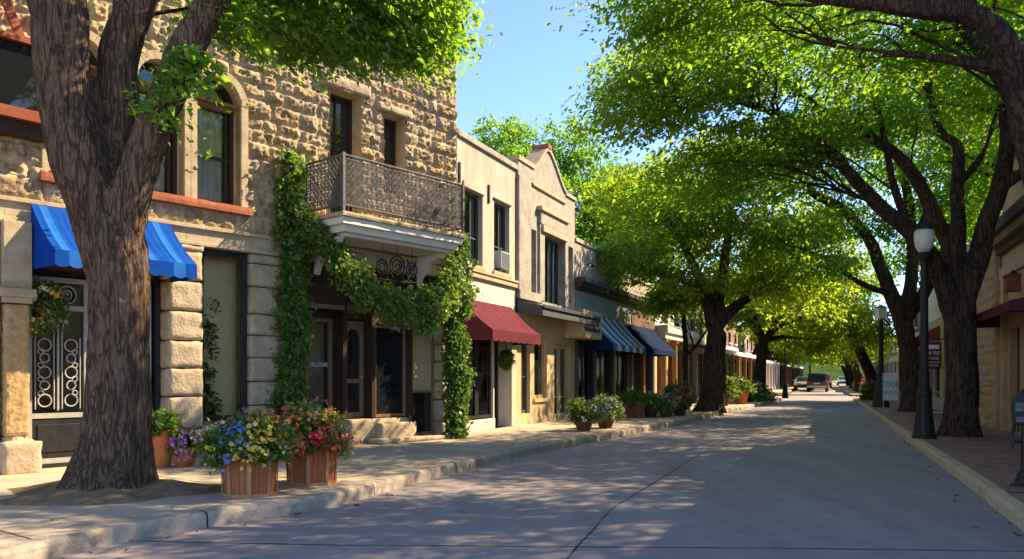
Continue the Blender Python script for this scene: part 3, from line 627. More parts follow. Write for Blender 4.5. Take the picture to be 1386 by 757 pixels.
def stone_wall(name, parent, x0, x1, z0, z1, ops, arches, mat, amp=.062, res=.025, seed=1, ch=(.2, .32), bl=(.22, .58), y0=0, wrap=True):
    r = random.Random(seed)
    nx = int((x1-x0)/res); nz = int((z1-z0)/res); X = np.linspace(x0, x1, nx+1); Z = np.linspace(z0, z1, nz+1)
    for o in ops:
        for v in o[:2]:
            if x0 < v < x1: X[np.argmin(abs(X-v))] = v
        for v in o[2:4]:
            if z0 < v < z1: Z[np.argmin(abs(Z-v))] = v
    ze = [z0]
    while ze[-1] < z1: ze.append(ze[-1]+r.uniform(*ch))
    ci = np.clip(np.searchsorted(ze, Z, 'right')-1, 0, len(ze)-2)
    Y = np.zeros((nz+1, nx+1)); Tn = np.zeros((nz+1, nx+1))
    rows = {}
    for c in range(len(ze)-1):
        xe = [x0-r.random()*.5]
        while xe[-1] < x1: xe.append(xe[-1]+r.uniform(*bl))
        rows[c] = (np.array(xe), np.array([r.random() for _ in xe]), np.array([r.random() for _ in xe]))
    nzs = np.array([[mnoise.noise(Vector((x*5.5, 3.1*seed, z*7)))*.55+(.3-abs(mnoise.noise(Vector((x*11, 5.1*seed, z*13)))))*.95+mnoise.noise(Vector((x*33, 1.7, z*33)))*.28 for x in X] for z in Z])
    for j in range(nz+1):
        c = ci[j]; xe, br, bt = rows[c]; bi = np.clip(np.searchsorted(xe, X, 'right')-1, 0, len(xe)-2)
        dx = np.minimum(X-xe[bi], xe[bi+1]-X); dz = min(Z[j]-ze[c], ze[c+1]-Z[j]); e = np.minimum(dx, dz)
        h = np.clip((e-.010)/.042, 0, 1); h = h*h*(3-2*h)
        Y[j] = -amp*h*(.25+.8*br[bi]+1.1*nzs[j])-.016*nzs[j]; Tn[j] = (bt[bi]*.75+.25*nzs[j])*h+.95*(1-h)
    if wrap: Y[:, -1] = .12; Y[:, -2] = np.maximum(Y[:, -2], -.01)
    XX, ZZ = np.meshgrid(X, Z); V = np.stack([XX, Y+y0, ZZ], -1).reshape(-1, 3)
    cx, cz = np.meshgrid((X[1:]+X[:-1])/2, (Z[1:]+Z[:-1])/2); keep = np.ones_like(cx, bool)
    for o in ops: keep &= ~((cx > o[0]) & (cx < o[1]) & (cz > o[2]) & (cz < o[3]))
    for a in arches: keep &= ~((((cx-a[0])**2+(cz-a[1])**2) < a[2]**2) & (cz >= a[1]-.02))
    jj, ii = np.nonzero(keep); w = nx+1
    Q = np.stack([jj*w+ii, jj*w+ii+1, (jj+1)*w+ii+1, (jj+1)*w+ii], 1)
    return np_mesh(name, V, Q, [mat], parent, [('tint', 'FLOAT', np.clip(Tn, 0, 1).ravel())])
def reveal(mb, x0, x1, z0, z1, y0, y1, m):
    mb.face([(x0, y0, z0), (x0, y1, z0), (x0, y1, z1), (x0, y0, z1)], m); mb.face([(x1, y1, z0), (x1, y0, z0), (x1, y0, z1), (x1, y1, z1)], m)
    mb.face([(x0, y0, z1), (x0, y1, z1), (x1, y1, z1), (x1, y0, z1)], m); mb.face([(x0, y1, z0), (x0, y0, z0), (x1, y0, z0), (x1, y1, z0)], m)
def window(parent, x0, x1, z0, z1, y, fm, pm='pane', w=.06, bars=(), hbars=(), d=.07, name='window', curtain=False, sill=None, sd=.09):
    f = MB().frame(x0, x1, z0, z1, w, y, y+d, fm, bars, hbars).build(name, parent)
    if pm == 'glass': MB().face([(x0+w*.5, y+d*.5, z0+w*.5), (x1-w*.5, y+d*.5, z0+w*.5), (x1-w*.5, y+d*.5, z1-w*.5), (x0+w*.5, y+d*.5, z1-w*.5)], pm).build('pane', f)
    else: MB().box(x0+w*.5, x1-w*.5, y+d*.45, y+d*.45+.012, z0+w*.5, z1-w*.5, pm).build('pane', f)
    if curtain:
        mb = MB(); k = 22; 
        for cx0, cx1 in ((x0+w, x0+w+(x1-x0)*.36), (x1-w-(x1-x0)*.36, x1-w)):
            pts = [(cx0+(cx1-cx0)*i/k, y+d+.03+.025*math.sin(i*1.9), 0) for i in range(k+1)]
            for a, b in zip(pts, pts[1:]): mb.face([(a[0], a[1], z0), (b[0], b[1], z0), (b[0], b[1], z1), (a[0], a[1], z1)], 'curtain')
        mb.build('curtain', f)
    if sill: MB().box(x0-.08, x1+.08, -sd, y, z0-.1, z0-.003, sill).build('sill', f, bevel=.012)
    return f
def awning(label, o, a, x0, x1, ztop, zfront, off, val, mats, group=None, y0=-.02, strips=8, scallop=.16, sidem=None):
    t = thing('awning', label, 'awning', fpos(o, a, (x0+x1)/2, y0, 0), a, group); w = (x1-x0)/2
    zv = zfront+val; mats = list(mats)
    mb = MB(); n = strips*2 if len(mats) > 1 else strips
    for k in range(n):
        a0 = -w+2*w*k/n; a1 = -w+2*w*(k+1)/n; m = mats[k % len(mats)]
        pr = []; K = 6
        for j in range(K+1):
            f = j/K; pr.append((-off*f, ztop+(zv-ztop)*f-.05*math.sin(f*PI)))
        # sag between ribs
        def pt(x, j, dz=0): return (x, pr[j][0], pr[j][1]+dz-(.012 if 0 else 0))
        for j in range(K):
            mid = (a0+a1)/2
            for b0, b1, s0, s1 in ((a0, mid, 0, -.012), (mid, a1, -.012, 0)):
                q0, q1 = .3+.7*math.sin(PI*j/K), .3+.7*math.sin(PI*(j+1)/K); mb.face([pt(b0, j, s0*q0), pt(b0, j+1, s0*q1), pt(b1, j+1, s1*q1), pt(b1, j, s1*q0)], m)
    mb.build('cover', t, smooth=False)
    for sx in (-w, w):
        mb = MB(); poly = [(sx, 0, ztop)]+[(sx, -off*j/6, ztop+(zv-ztop)*j/6-.05*math.sin(j/6*PI)) for j in range(1, 7)]+[(sx, -off, zfront+.02), (sx, 0, zfront+.02)]
        mb.extrude(poly, (.006 if sx < 0 else -.006, 0, 0), sidem or mats[0]); mb.build('side_panel', t)
    mb = MB(); ns = max(4, int(2*w/scallop))
    for k in range(ns):
        a0 = -w+2*w*k/ns; a1 = -w+2*w*(k+1)/ns; m = mats[k % len(mats)] if len(mats) > 1 else mats[0]
        pts = [(a0, -off-.004, zv), (a0, -off-.012, zfront+.03)]+[(a0+(a1-a0)*q/4, -off-.014, zfront+.03-.03*math.sin(q/4*PI)) for q in range(1, 4)]+[(a1, -off-.012, zfront+.03), (a1, -off-.004, zv)]
        mb.extrude(pts, (0, .005, 0), m)
    mb.build('valance', t)
    mb = MB()
    for sx in (-w+.02, w-.02, 0):
        mb.tube([(sx, -.01, zv), (sx, -off+.02, zv)], .012, 'iron', 6); mb.tube([(sx, -.01, ztop-.03), (sx, -off*.5, (ztop+zv)/2-.09), (sx, -off+.02, zv-.01)], .01, 'iron', 6)
    mb.tube([(-w+.01, -off+.02, zv-.012), (w-.01, -off+.02, zv-.012)], .012, 'iron', 6); mb.build('frame', t)
    return t

# ================================================================== BUILDING 1: the rock-faced stone corner building
b1 = thing('stone_building', 'two storey rock faced limestone building with arched windows and iron balcony', 'building', O1, A1)
AW = [(-5.50, 5.80, .38), (-6.45, 5.80, .36), (-7.62, 5.80, .36)]        # arch cx, spring z, radius
UZ = 4.16
ops = [(cx-r, cx+r, UZ, sp) for cx, sp, r in AW]+[(-3.32, -2.60, 4.12, 6.62), (-2.05, -1.50, 4.95, 6.48), (-9.9, -8.0, 4.75, 5.72)]
stone_wall('wall', b1, -13, 0, 4.02, 10.3, ops, AW, 'stone', seed=3)
stone_wall('lower_wall', b1, -13, -9.05, .1, 3.42, [(-12.4, -9.9, .7, 3.0)], [], 'stone', seed=8, wrap=False, res=.035)
window(b1, -12.4, -9.9, .7, 3.0, .18, 'black', bars=(-11.15,), name='shop_window')
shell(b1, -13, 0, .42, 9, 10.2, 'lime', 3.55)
# thin backing so the ragged openings have depth
for o_ in ops[:-1]:
    mb = MB(); reveal(mb, o_[0], o_[1], o_[2], o_[3], -.04, .42, 'dressed'); mb.build('reveal', b1)
for k, (cx, sp, r) in enumerate(AW):
    f = MB()
    # arched surround, proud of the rock face
    n = 12; R2_ = r+.13
    arc = [(cx+R2_*math.cos(PI*i/n), sp+R2_*math.sin(PI*i/n)) for i in range(n+1)]; arc_i = [(cx+r*math.cos(PI*i/n), sp+r*math.sin(PI*i/n)) for i in range(n+1)]
    sur = MB()
    for i in range(n):
        sur.extrude([(arc_i[i][0], -.075, arc_i[i][1]), (arc[i][0], -.075, arc[i][1]), (arc[i+1][0], -.075, arc[i+1][1]), (arc_i[i+1][0], -.075, arc_i[i+1][1])], (0, .47, 0), 'dressed')
    sur.box(cx+r, cx+R2_, -.07, .1, UZ, sp, 'dressed')
    sur.box(cx-R2_, cx-r, -.07, .1, UZ, sp, 'dressed')
    ar = sur.build('arch_surround', b1, bevel=.008)
    fr = MB(); y0, y1 = .16, .25
    fr.box(cx-r, cx-r+.06, y0, y1, UZ, sp, 'brown'); fr.box(cx+r-.06, cx+r, y0, y1, UZ, sp, 'brown'); fr.box(cx-r+.06, cx+r-.06, y0, y1, UZ, UZ+.08, 'brown')
    for i in range(n):
        q = lambda rad, ii: (cx+rad*math.cos(PI*ii/n), sp+rad*math.sin(PI*ii/n))
        a, b, c, d = q(r-.07, i), q(r, i), q(r, i+1), q(r-.07, i+1); fr.extrude([(a[0], y0, a[1]), (b[0], y0, b[1]), (c[0], y0, c[1]), (d[0], y0, d[1])], (0, .09, 0), 'brown')
    fr.box(cx-r+.06, cx+r-.06, y0-.06, y1, sp-.09, sp-.01, 'oak'); fr.box(cx-r+.06, cx+r-.06, y0+.02, y1-.02, 4.92, 4.96, 'brown'); fr.box(cx+r-.14, cx+r-.10, y0+.02, y1-.02, UZ+.08, sp-.09, 'brown')
    w = fr.build('window', b1)
    pn = MB(); pn.face([(cx-r+.03, .215, UZ+.04), (cx+r-.03, .215, UZ+.04)]+[(cx+(r-.03)*math.cos(PI*i/n), .215, sp+(r-.03)*math.sin(PI*i/n)) for i in range(n+1)], 'glass'); pn.build('pane', w)
    cu = MB()
    for i in range(18):
        xa, xb = cx-r+.05+i*(2*r-.1)*.85/18, cx-r+.05+(i+1)*(2*r-.1)*.85/18
        cu.face([(xa, .30+.018*math.sin(i*1.7), UZ+.1), (xb, .30+.018*math.sin((i+1)*1.7), UZ+.1), (xb, .30+.018*math.sin((i+1)*1.7), sp+.1), (xa, .30+.018*math.sin(i*1.7), sp+.1)], 'curtain')
    cu.build('curtain', w)
    s = MB().rough(cx-r-.17, cx+r+.17, -.16, .15, UZ-.13, UZ-.004, 'sill', .006, .06).build('sill', w)
# red timber window bay on the left
mb = MB(); bx0, bx1 = -9.9, -8.0
for x in (bx0, -8.95, bx1-.07): mb.box(x, x+.07, -.34, -.27, 4.86, 5.72, 'redwood')
mb.box(bx0-.05, bx1+.05, -.40, .1, 4.72, 4.86, 'redwood'); mb.box(bx0-.04, bx1+.04, -.38, .1, 5.72, 5.80, 'redwood'); mb.box(bx1-.065, bx1-.005, -.27, .0, 4.86, 5.72, 'redwood')
mb.extrude([(-8.45, -.20, 5.8), (-8.33, -.20, 5.8), (-8.72, -.20, 6.75), (-8.80, -.20, 6.7)], (0, .06, 0), 'redwood')
mb.box(bx0, bx1, -.3, .1, 4.55, 4.72, 'brown')
bw = mb.build('bay_window', b1)
MB().box(bx0+.05, bx1-.05, -.31, -.30, 4.88, 5.70, 'pane').build('pane', bw)
# ground floor: lintel band, courses
mb = MB(); mb.box(-9.05, -.0, -.06, .42, 3.46, 3.74, 'dressed'); mb.box(-13, 0, -.02, .42, 3.743, 4.02, 'dressed'); mb.box(-9.05, -.0, -.11, .0, 3.70, 3.76, 'dressed'); mb.box(-8.9, -4.2, -.095, .1, 3.44, 3.50, 'dressed')
for x in (-8.55, -7.3, -6.05, -4.73, -3.6, -2.3, -1.1): mb.box(x-.008, x+.008, -.063, 0, 3.5, 3.70, 'lime')
mb.build('lintel', b1, bevel=.012); stone_wall('stone_course', b1, -13, 0, 3.745, 4.06, [], [], 'stone', seed=12, amp=.045, res=.03, y0=-.03, ch=(.3, .32), bl=(.25, .6))
def pillar(x0, x1, y0, y1, z0, z1, mat, amp, course, seed):
    mb = MB(); z = z0; k = 0
    while z < z1-.05:
        h = min(course*(.85+.3*random.Random(seed+k).random()), z1-z); j = random.Random(seed*3+k).uniform(-.012, .012)
        mb.rough(x0+j, x1+j, y0+j*.6, y1, z+.004, z+h-.006, mat, amp, .055, 8, seed+k); z += h; k += 1
    return mb.build('pillar', b1, smooth=True)
T['pillarstone'] = M('rough pillar stone', (.50, .41, .29), (.38, .29, .19), 8, .9, .7, 25, c3=(.27, .20, .13), s3=3, lo3=.5, hi3=.75)
pillar(-6.36, -5.80, -.12, .40, .12, 3.44, 'pillarstone', .018, .46, 5)
pillar(-4.93, -4.10, -.06, .40, .12, 3.44, 'pillarstone', .010, .40, 9)
pillar(-.50, -.02, -.06, .40, .12, 3.44, 'pillarstone', .015, .40, 14)
pillar(-9.05, -8.62, -.14, .40, .12, 3.44, 'dressed', .012, .13, 21)
mb = MB(); mb.rough(-8.60, -8.30, -.22, .12, .62, 2.35, 'carved', .012, .05, 14, 3); mb.box(-8.62, -8.28, -.24, .14, 2.36, 2.44, 'dressed'); mb.box(-8.66, -8.24, -.27, .16, 2.44, 2.55, 'dressed'); mb.box(-8.62, -8.28, -.22, .14, 2.55, 3.43, 'dressed'); mb.lathe([(.16, 0), (.15, .06)], 'dressed', 16, (-8.45, -.06, .56)); mb.build('column', b1, bevel=.008)
MB().rough(-8.66, -8.18, -.32, .2, .1, .56, 'pillarstone', .02, .06, 6, 2).build('column_base', b1, smooth=True)
# iron gate doors
def gate_leaf(x0, x1):
    d = MB().frame(x0, x1, .2, 2.78, .07, .16, .21, 'whiteiron', (), (.86, 2.36), .07)
    d.box((x0+x1)/2-.012, (x0+x1)/2+.012, .175, .195, .93, 2.33, 'whiteiron')
    g = d.build('door', b1)
    MB().box(x0+.07, x1-.07, .18, .2, .27, .82, 'black').box(x0+.14, x1-.14, .165, .18, .36, .74, 'black').build('panel', g, bevel=.006)
    s = MB(); ux, uz = (1, 0, 0), (0, 0, 1)
    for sx in (-1, 1):
        c = (x0+x1)/2+sx*(x1-x0)*.21
        for z, R in ((1.07, .085), (1.28, .06), (1.46, .08), (1.66, .06), (1.84, .085)): s.ring((c, .185, z), R, .011, 'whiteiron', ux, uz, 16, 5)
        for z, R in ((1.17, .035), (1.37, .035), (1.56, .035), (1.75, .035)): s.ring((c+sx*.05, .185, z), R, .009, 'whiteiron', ux, uz, 12, 5)
        s.tube([(c+.12*math.cos(t_)*sx, .185, 1.95+.35*math.sin(t_)) for t_ in np.linspace(PI, PI*.5, 8)], .011, 'whiteiron', 5)
        s.tube([(c-.12, .185, .95), (c-.12, .185, 1.95)], .009, 'whiteiron', 5); s.tube([(c+.12, .185, .95), (c+.12, .185, 1.95)], .009, 'whiteiron', 5)
    s.ring(((x0+x1)/2+.12, .185, 2.55), .12, .012, 'whiteiron', ux, uz, 18, 5); s.ring(((x0+x1)/2-.13, .185, 2.55), .10, .012, 'whiteiron', ux, uz, 18, 5); s.ring(((x0+x1)/2+.12, .185, 2.55), .06, .010, 'whiteiron', ux, uz, 14, 5)
    s.build('grille', g)
    MB().box(x0+.05, x1-.05, .225, .235, .88, 2.72, 'glass').build('pane', g)
    MB().tube([(x1-.11, .14, 1.15), (x1-.11, .11, 1.2), (x1-.11, .11, 1.4), (x1-.11, .14, 1.45)], .012, 'iron', 6).build('handle', g)
gate_leaf(-8.22, -7.40); gate_leaf(-7.32, -6.50)
mb = MB().frame(-8.28, -6.38, .14, 3.44, .06, .14, .24, 'black', (-7.36,), (2.84,), .06); tr = mb.build('door_frame', b1)
MB().box(-8.2, -6.42, .2, .21, 2.88, 3.38, 'oak').build('panel', tr)
# display window with its bright back wall
window(b1, -5.79, -4.94, .70, 3.42, .05, 'black', 'glass', .075, name='display_window', d=.09)
MB().box(-5.79, -4.94, -.05, .35, .12, .68, 'dressed').box(-5.83, -4.92, -.09, .1, .66, .70, 'black').build('stall_riser', b1, bevel=.008)
MB().box(-5.50, -4.3, .42, .46, .14, 3.5, 'cream').build('display_partition', b1)
n_ = 60; cp = np.stack([rng.uniform(-5.74, -5.35, n_), rng.uniform(.2, .36, n_), .75+rng.random(n_)**1.6*1.9], 1); leaves('display_plant', (cp[:, None]+rng.normal(size=(n_, 14, 3))*.05).reshape(-1, 3), np.tile([[0, -1., .2]], (n_*14, 1)), rng.random(n_*14), .08, b1, 'plantleaf', width=.5)
# recessed entry under the balcony
window(b1, -3.46, -2.84, .18, 2.50, .52, 'oak', 'glass', .08, hbars=(.95,), name='door')
MB().box(-3.44, -2.86, .75, .80, .18, 2.5, 'interior').build('blind', b1)
dr = window(b1, -2.76, -2.26, .62, 2.46, .30, 'oak', 'pane', .10, name='arched_door')
mb = MB()
for i in range(8):
    a0, a1 = PI*i/8, PI*(i+1)/8
    mb.extrude([(-2.51+.14*math.cos(a0), .31, 2.18+.13*math.sin(a0)), (-2.51+.22*math.cos(a0), .31, 2.18+.26*math.sin(a0)), (-2.51+.22*math.cos(a1), .31, 2.18+.26*math.sin(a1)), (-2.51+.14*math.cos(a1), .31, 2.18+.13*math.sin(a1))], (0, .03, 0), 'oak')
mb.build('arch_trim', dr); MB().box(-2.66, -2.36, .31, .36, 1.28, 1.36, 'oak').build('lock_rail', dr); MB().lathe([(.022, 0), (.028, .02), (.022, .04)], 'carved', 10, (-2.33, .28, 1.38)).build('handle', dr)
window(b1, -2.18, -1.36, .62, 2.40, .10, 'oak', 'pane', .055, name='shop_window')
mb = MB(); mb.box(-2.84, -2.75, .2, .62, .14, 3.44, 'brown'); mb.box(-2.27, -2.18, .05, .5, .62, 3.44, 'brown'); mb.box(-1.36, -1.22, .05, .5, .62, 3.44, 'brown')
mb.box(-2.75, -2.27, .25, .5, 2.48, 2.60, 'brown'); mb.box(-2.75, -2.27, .3, .4, 2.60, 2.78, 'oak'); mb.box(-2.75, -2.27, .25, .5, 2.78, 3.44, 'brown')
mb.box(-2.18, -1.36, .08, .4, 2.42, 2.52, 'oak'); mb.box(-2.18, -1.36, .15, .4, 2.52, 3.44, 'brown'); mb.box(-3.46, -2.84, .5, .62, 2.52, 3.44, 'brown'); mb.box(-4.1, -2.84, .16, .22, 2.64, 2.72, 'oak'); mb.box(-4.1, -2.84, .17, .21, 2.72, 3.44, 'brown'); mb.box(-4.1, -3.46, .5, .62, .14, 3.44, 'brown')
mb.build('entry_frame', b1)
mb = MB(); mb.rough(-2.82, -1.34, .02, .6, .13, .60, 'pillarstone', .008, .08, 5, 4); mb.rough(-2.22, -1.30, -.16, .06, .13, .52, 'pillarstone', .012, .07, 5, 6); mb.build('plinth', b1, smooth=True)
MB().rough(-2.45, -.55, -.42, -.02, .13, .23, 'pillarstone', .008, .08, 5, 9).build('step', b1, smooth=True)
mb = MB(); mb.frame(-1.22, -.50, .2, 2.9, .07, .16, .24, 'oak', (), (1.1,), .05); pf = mb.build('side_door', b1)
MB().box(-1.16, -.56, .2, .21, 1.12, 2.84, 'tanpaint').box(-1.16, -.56, .2, .21, .24, 1.08, 'pane').build('panel', pf)
MB().box(-1.22, -.5, .16, .3, 2.9, 3.44, 'brown').build('transom', b1)
# writing on the glazed door
text('lettering', 'MUDDIEBI', .112, b1, (-3.10, .545, 1.62), (PI/2, 0, 0), 'sign_w', .003, sx=.9)
MB().box(-3.36, -3.06, .548, .553, 1.06, 1.46, 'interior_d').build('notice', b1)
# upper door and window on the balcony
window(b1, -3.32, -2.60, 4.14, 6.62, .24, 'brown', 'pane', .07, (-2.98,), (5.9,), name='balcony_door')
window(b1, -2.05, -1.50, 4.95, 6.48, .24, 'brown', 'pane', .06, (), (5.7,), name='window')
MB().rough(-3.52, -2.40, -.10, .3, 6.63, 6.86, 'pillarstone', .015, .06, 6, 1).build('window_lintel', b1, smooth=True); MB().rough(-2.22, -1.33, -.09, .3, 6.49, 6.66, 'pillarstone', .015, .06, 6, 2).build('window_lintel', b1, smooth=True)
# balcony
BX0, BX1, BY = -3.82, -.92, -1.05
mb = MB(); mb.rough(BX0-.04, BX1+.04, BY-.05, -.08, 4.09, 4.18, 'pillarstone', .01, .09, 6, 3); mb.box(BX0, BX1, BY, -.08, 3.98, 4.088, 'white'); mb.box(BX0+.08, BX1-.06, BY+.07, -.08, 3.86, 3.977, 'white'); mb.box(BX0+.2, BX1-.15, BY+.18, -.08, 3.80, 3.858, 'white')
bal = mb.build('balcony', b1)
mb = MB(); pc = [(BX0, -.05), (BX0, BY), (BX1, BY), (BX1, -.05)]
for (xa, ya), (xb, yb) in zip(pc, pc[1:]):
    L_ = math.hypot(xb-xa, yb-ya); ux = ((xb-xa)/L_, (yb-ya)/L_, 0); nx_ = max(1, round(L_/.105)); cw = L_/nx_
    for z, r in ((5.12, .022), (5.06, .010), (4.28, .014)): mb.tube([(xa, ya, z), (xb, yb, z)], r, 'rail', 6)
    for i in range(nx_+1):
        mb.tube([(xa+ux[0]*cw*i, ya+ux[1]*cw*i, 4.2), (xa+ux[0]*cw*i, ya+ux[1]*cw*i, 5.1)], .0065, 'rail', 4)
    for i in range(nx_):
        for j in range(7):
            c = (xa+ux[0]*cw*(i+.5), ya+ux[1]*cw*(i+.5), 4.34+.113*j); mb.ring(c, .045, .008, 'rail', ux, (0, 0, 1), 10, 4)
            if (i+j) % 2: mb.ring((c[0]+ux[0]*.03, c[1]+ux[1]*.03, c[2]+.05), .028, .008, 'rail', ux, (0, 0, 1), 8, 4)
            mb.tube([(c[0]-ux[0]*cw/2, c[1]-ux[1]*cw/2, c[2]-.065), (c[0]+ux[0]*cw/2, c[1]+ux[1]*cw/2, c[2]+.065)], .0075, 'rail', 4)
            mb.tube([(c[0]+ux[0]*cw/2, c[1]+ux[1]*cw/2, c[2]-.065), (c[0]-ux[0]*cw/2, c[1]-ux[1]*cw/2, c[2]+.065)], .0075, 'rail', 4)
for x, y in pc: mb.box(x-.025, x+.025, y-.025, y+.025, 4.15, 5.16, 'rail')
mb.build('railing', bal)
for x in (-3.62, -1.15):
    MB().extrude([(x-.07, -.06, 3.8), (x-.07, -.75, 3.8), (x-.07, -.7, 3.72), (x-.07, -.35, 3.62), (x-.07, -.12, 3.35), (x-.07, -.06, 3.2)], (.14, 0, 0), 'white').build('bracket', bal, bevel=.01)
# cornice on top
MB().rough(-13, .05, -.16, .45, 10.3, 10.6, 'pillarstone', .015, .12, 5, 3).build('cornice', b1, smooth=True)
# scroll ironwork sign hanging under the balcony
t = thing('hanging_sign', 'black scrolled iron sign hanging under the balcony above the ivy swag', 'sign', fpos(O1, A1, -2.35, -.75, 3.3), A1)
mb = MB(); ux, uz = (1, 0, 0), (0, 0, 1)
for x, z, R in ((-.36, .08, .13), (-.36, .08, .075), (0, .14, .17), (0, .14, .11), (.02, .12, .05), (.36, .1, .13), (.36, .1, .07), (-.18, -.08, .07), (.2, -.06, .07)): mb.ring((x, 0, z), R, .016, 'iron', ux, uz, 18, 6)
mb.tube([(-.5, 0, -.14), (-.2, 0, -.15), (.2, 0, -.15), (.5, 0, -.14)], .014, 'iron', 6); mb.tube([(.24, 0, -.14), (.48, 0, .28)], .014, 'iron', 6); mb.tube([(.48, 0, -.14), (.24, 0, .28)], .014, 'iron', 6); mb.build('scrollwork', t)
for x_, z_ in ((-.36, .22), (0, .31), (.36, .24)): MB().tube([(x_, 0, z_), (x_, 0, .50)], .006, 'iron', 5).build('chain', t)
awning('bright blue awning with paler stripes over the iron gate doors behind the big trunk', O1, A1, -8.26, -6.34, 3.70, 2.80, .78, .22, ['blue', 'bluelight', 'blue', 'blue'], 'shop awnings', -.11, 10, .17, 'blue')

# vines
def vine(label, path, w, d, n, leaf, seed=0, tmin=0, tmax=1):
    t = thing('climbing_vine', label, 'vine', fpos(O1, A1, path[0][0], path[0][1], path[0][2]), A1, 'vines on the stone building')
    P = np.array(path)-np.array(path[0]); seg = np.linalg.norm(np.diff(P[:, :3], axis=0), axis=1); cum = np.concatenate([[0], np.cumsum(seg)])
    nc = n//26; a0 = a = rng.uniform(0, PI, nc); s = rng.uniform(0, cum[-1], nc); base = np.stack([np.interp(s, cum, P[:, k]) for k in range(3)], 1)
    wob = np.array([.72+.55*mnoise.noise(Vector((q*1.9, seed*2.1, 0)))+.45*mnoise.noise(Vector((q*4.5, seed*5.1, math.cos(z_)*1.5))) for q, z_ in zip(s, a0)])*np.where(rng.random(nc) < .06, 1.5, 1.0)
    rr = np.sqrt(rng.uniform(.15, 1, nc))*wob
    tan = np.stack([np.interp(s+.05, cum, P[:, k]) for k in range(3)], 1)-np.stack([np.interp(s-.05, cum, P[:, k]) for k in range(3)], 1); tan = norm(tan)
    side = norm(np.cross(tan, np.array([0, 1., 0])))
    cc = base+side*(np.cos(a)*rr*w)[:, None]+np.array([0, -1., 0])*(np.sin(a)*rr*d)[:, None]
    o = norm(side*np.cos(a)[:, None]*.6+np.array([0, -1., 0])*np.sin(a)[:, None]+np.array([0, 0, .1]))
    g = rng.normal(size=(nc, 26, 3))*np.array([.075, .05, .075]); g[..., 2] -= .3*np.abs(g[..., 0])
    kp = np.array([mnoise.noise(Vector((q*2.4, seed*9.1, z_*1.3))) > -.22 for q, z_ in zip(s, a0)]); cc, g, o = cc[kp], g[kp], o[kp]; nc = len(cc)
    Pn = (cc[:, None]+g).reshape(-1, 3)
    ti = np.clip(tmin+(tmax-tmin)*(.5*rng.random(nc)[:, None]+.5*rng.random((nc, 26))), 0, 1).ravel()
    lens = leaf*rng.uniform(.7, 1.3, len(Pn)); leaves('foliage', Pn, np.repeat(o, 26, 0), ti, lens, t, 'ivy', width=.75, droop=.7, flat=.35)
    mb = MB()
    for k in range(3):
        pts = [tuple(np.array([np.interp(q, cum, P[:, i]) for i in range(3)])+np.array([.06*math.sin(q*3+k*2), -.02, .03*math.cos(q*2.3+k)])) for q in np.linspace(0, cum[-1], 24)]
        mb.tube(pts, [.022-.014*i/23 for i in range(24)], 'stem', 5)
    mb.build('stem', t); return t
vine('tall dense ivy column climbing the pier left of the shop entry', [(-4.22, -.10, .14), (-4.2, -.10, 2.0), (-4.18, -.12, 3.4), (-4.22, -.12, 4.4), (-4.28, -.10, 5.15)], .30, .26, 17000, .075, 1)
vine('ivy swag looping below the balcony between the two ivy columns', [(-4.05, -.22, 4.1), (-3.75, -.45, 3.75), (-3.4, -.68, 3.15), (-2.9, -.85, 2.78), (-2.3, -.95, 2.60), (-1.7, -.90, 2.60), (-1.2, -.7, 2.85), (-.75, -.45, 3.3), (-.42, -.3, 3.7)], .32, .26, 26000, .07, 2, .4, 1)
vine('dark ivy column hanging to the pavement beside the maroon awning', [(-.42, -.34, .14), (-.36, -.30, 1.2), (-.34, -.24, 2.4), (-.3, -.22, 3.4), (-.28, -.2, 4.3)], .34, .26, 18000, .07, 3, 0, .7)

# ================================================================== BUILDING 2: cream stucco, two upper windows
b2 = thing('stucco_building', 'narrow cream stucco building with two tall upper windows above a maroon awning', 'building', O2, A2)
ops2 = [(.36, 1.34, 3.98, 5.66), (1.98, 2.92, 3.98, 5.70), (.30, 1.95, .40, 2.9), (2.0, 2.92, .14, 2.9)]
MB().wall(.02, 3.32, 3.84, 6.72, .35, ops2[:2], 'stucco').build('wall', b2)
MB().wall(.02, 3.32, .0, 3.68, .35, ops2[2:], 'stucco_w').build('lower_wall', b2)
mb = MB(); mb.box(.0, 3.33, -.07, .36, 3.682, 3.838, 'dressed'); mb.box(.0, 3.33, -.10, .1, 3.80, 3.86, 'dressed'); mb.build('string_course', b2, bevel=.01)
mb = MB(); mb.box(.0, 3.34, -.06, .42, 6.722, 6.86, 'lime'); mb.build('coping', b2, bevel=.015)
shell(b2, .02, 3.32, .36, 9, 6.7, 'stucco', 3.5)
for x0, x1, z1, dz in ((.36, 1.34, 5.66, 0), (1.98, 2.92, 5.70, .0)):
    window(b2, x0, x1, 3.98, z1, .12, 'bluegrey', 'glass', .07, ((x0+x1)/2+.08,), (4.62,), name='window', sill='dressed', sd=.05, curtain=True)
MB().box(.30, 1.40, -.04, .05, 5.67, 5.80, 'stucco').build('hood_mould', b2); MB().box(1.92, 2.98, -.04, .1, 5.71, 5.74, 'bluegrey').build('hood_mould', b2)
MB().box(.08, .15, -.035, .02, 5.7, 6.15, 'brown').build('tie_plate', b2); MB().box(1.62, 1.69, -.035, .02, 5.55, 5.98, 'brown').build('tie_plate', b2)
window(b2, .32, 1.12, .42, 2.88, .05, 'black', 'glass', .07, hbars=(1.5,), name='shop_window'); window(b2, 1.14, 1.94, .42, 2.88, .05, 'black', 'glass', .07, hbars=(1.5,), name='shop_window')
window(b2, 2.02, 2.90, .18, 2.88, .30, 'black', 'glass', .08, hbars=(), name='door')
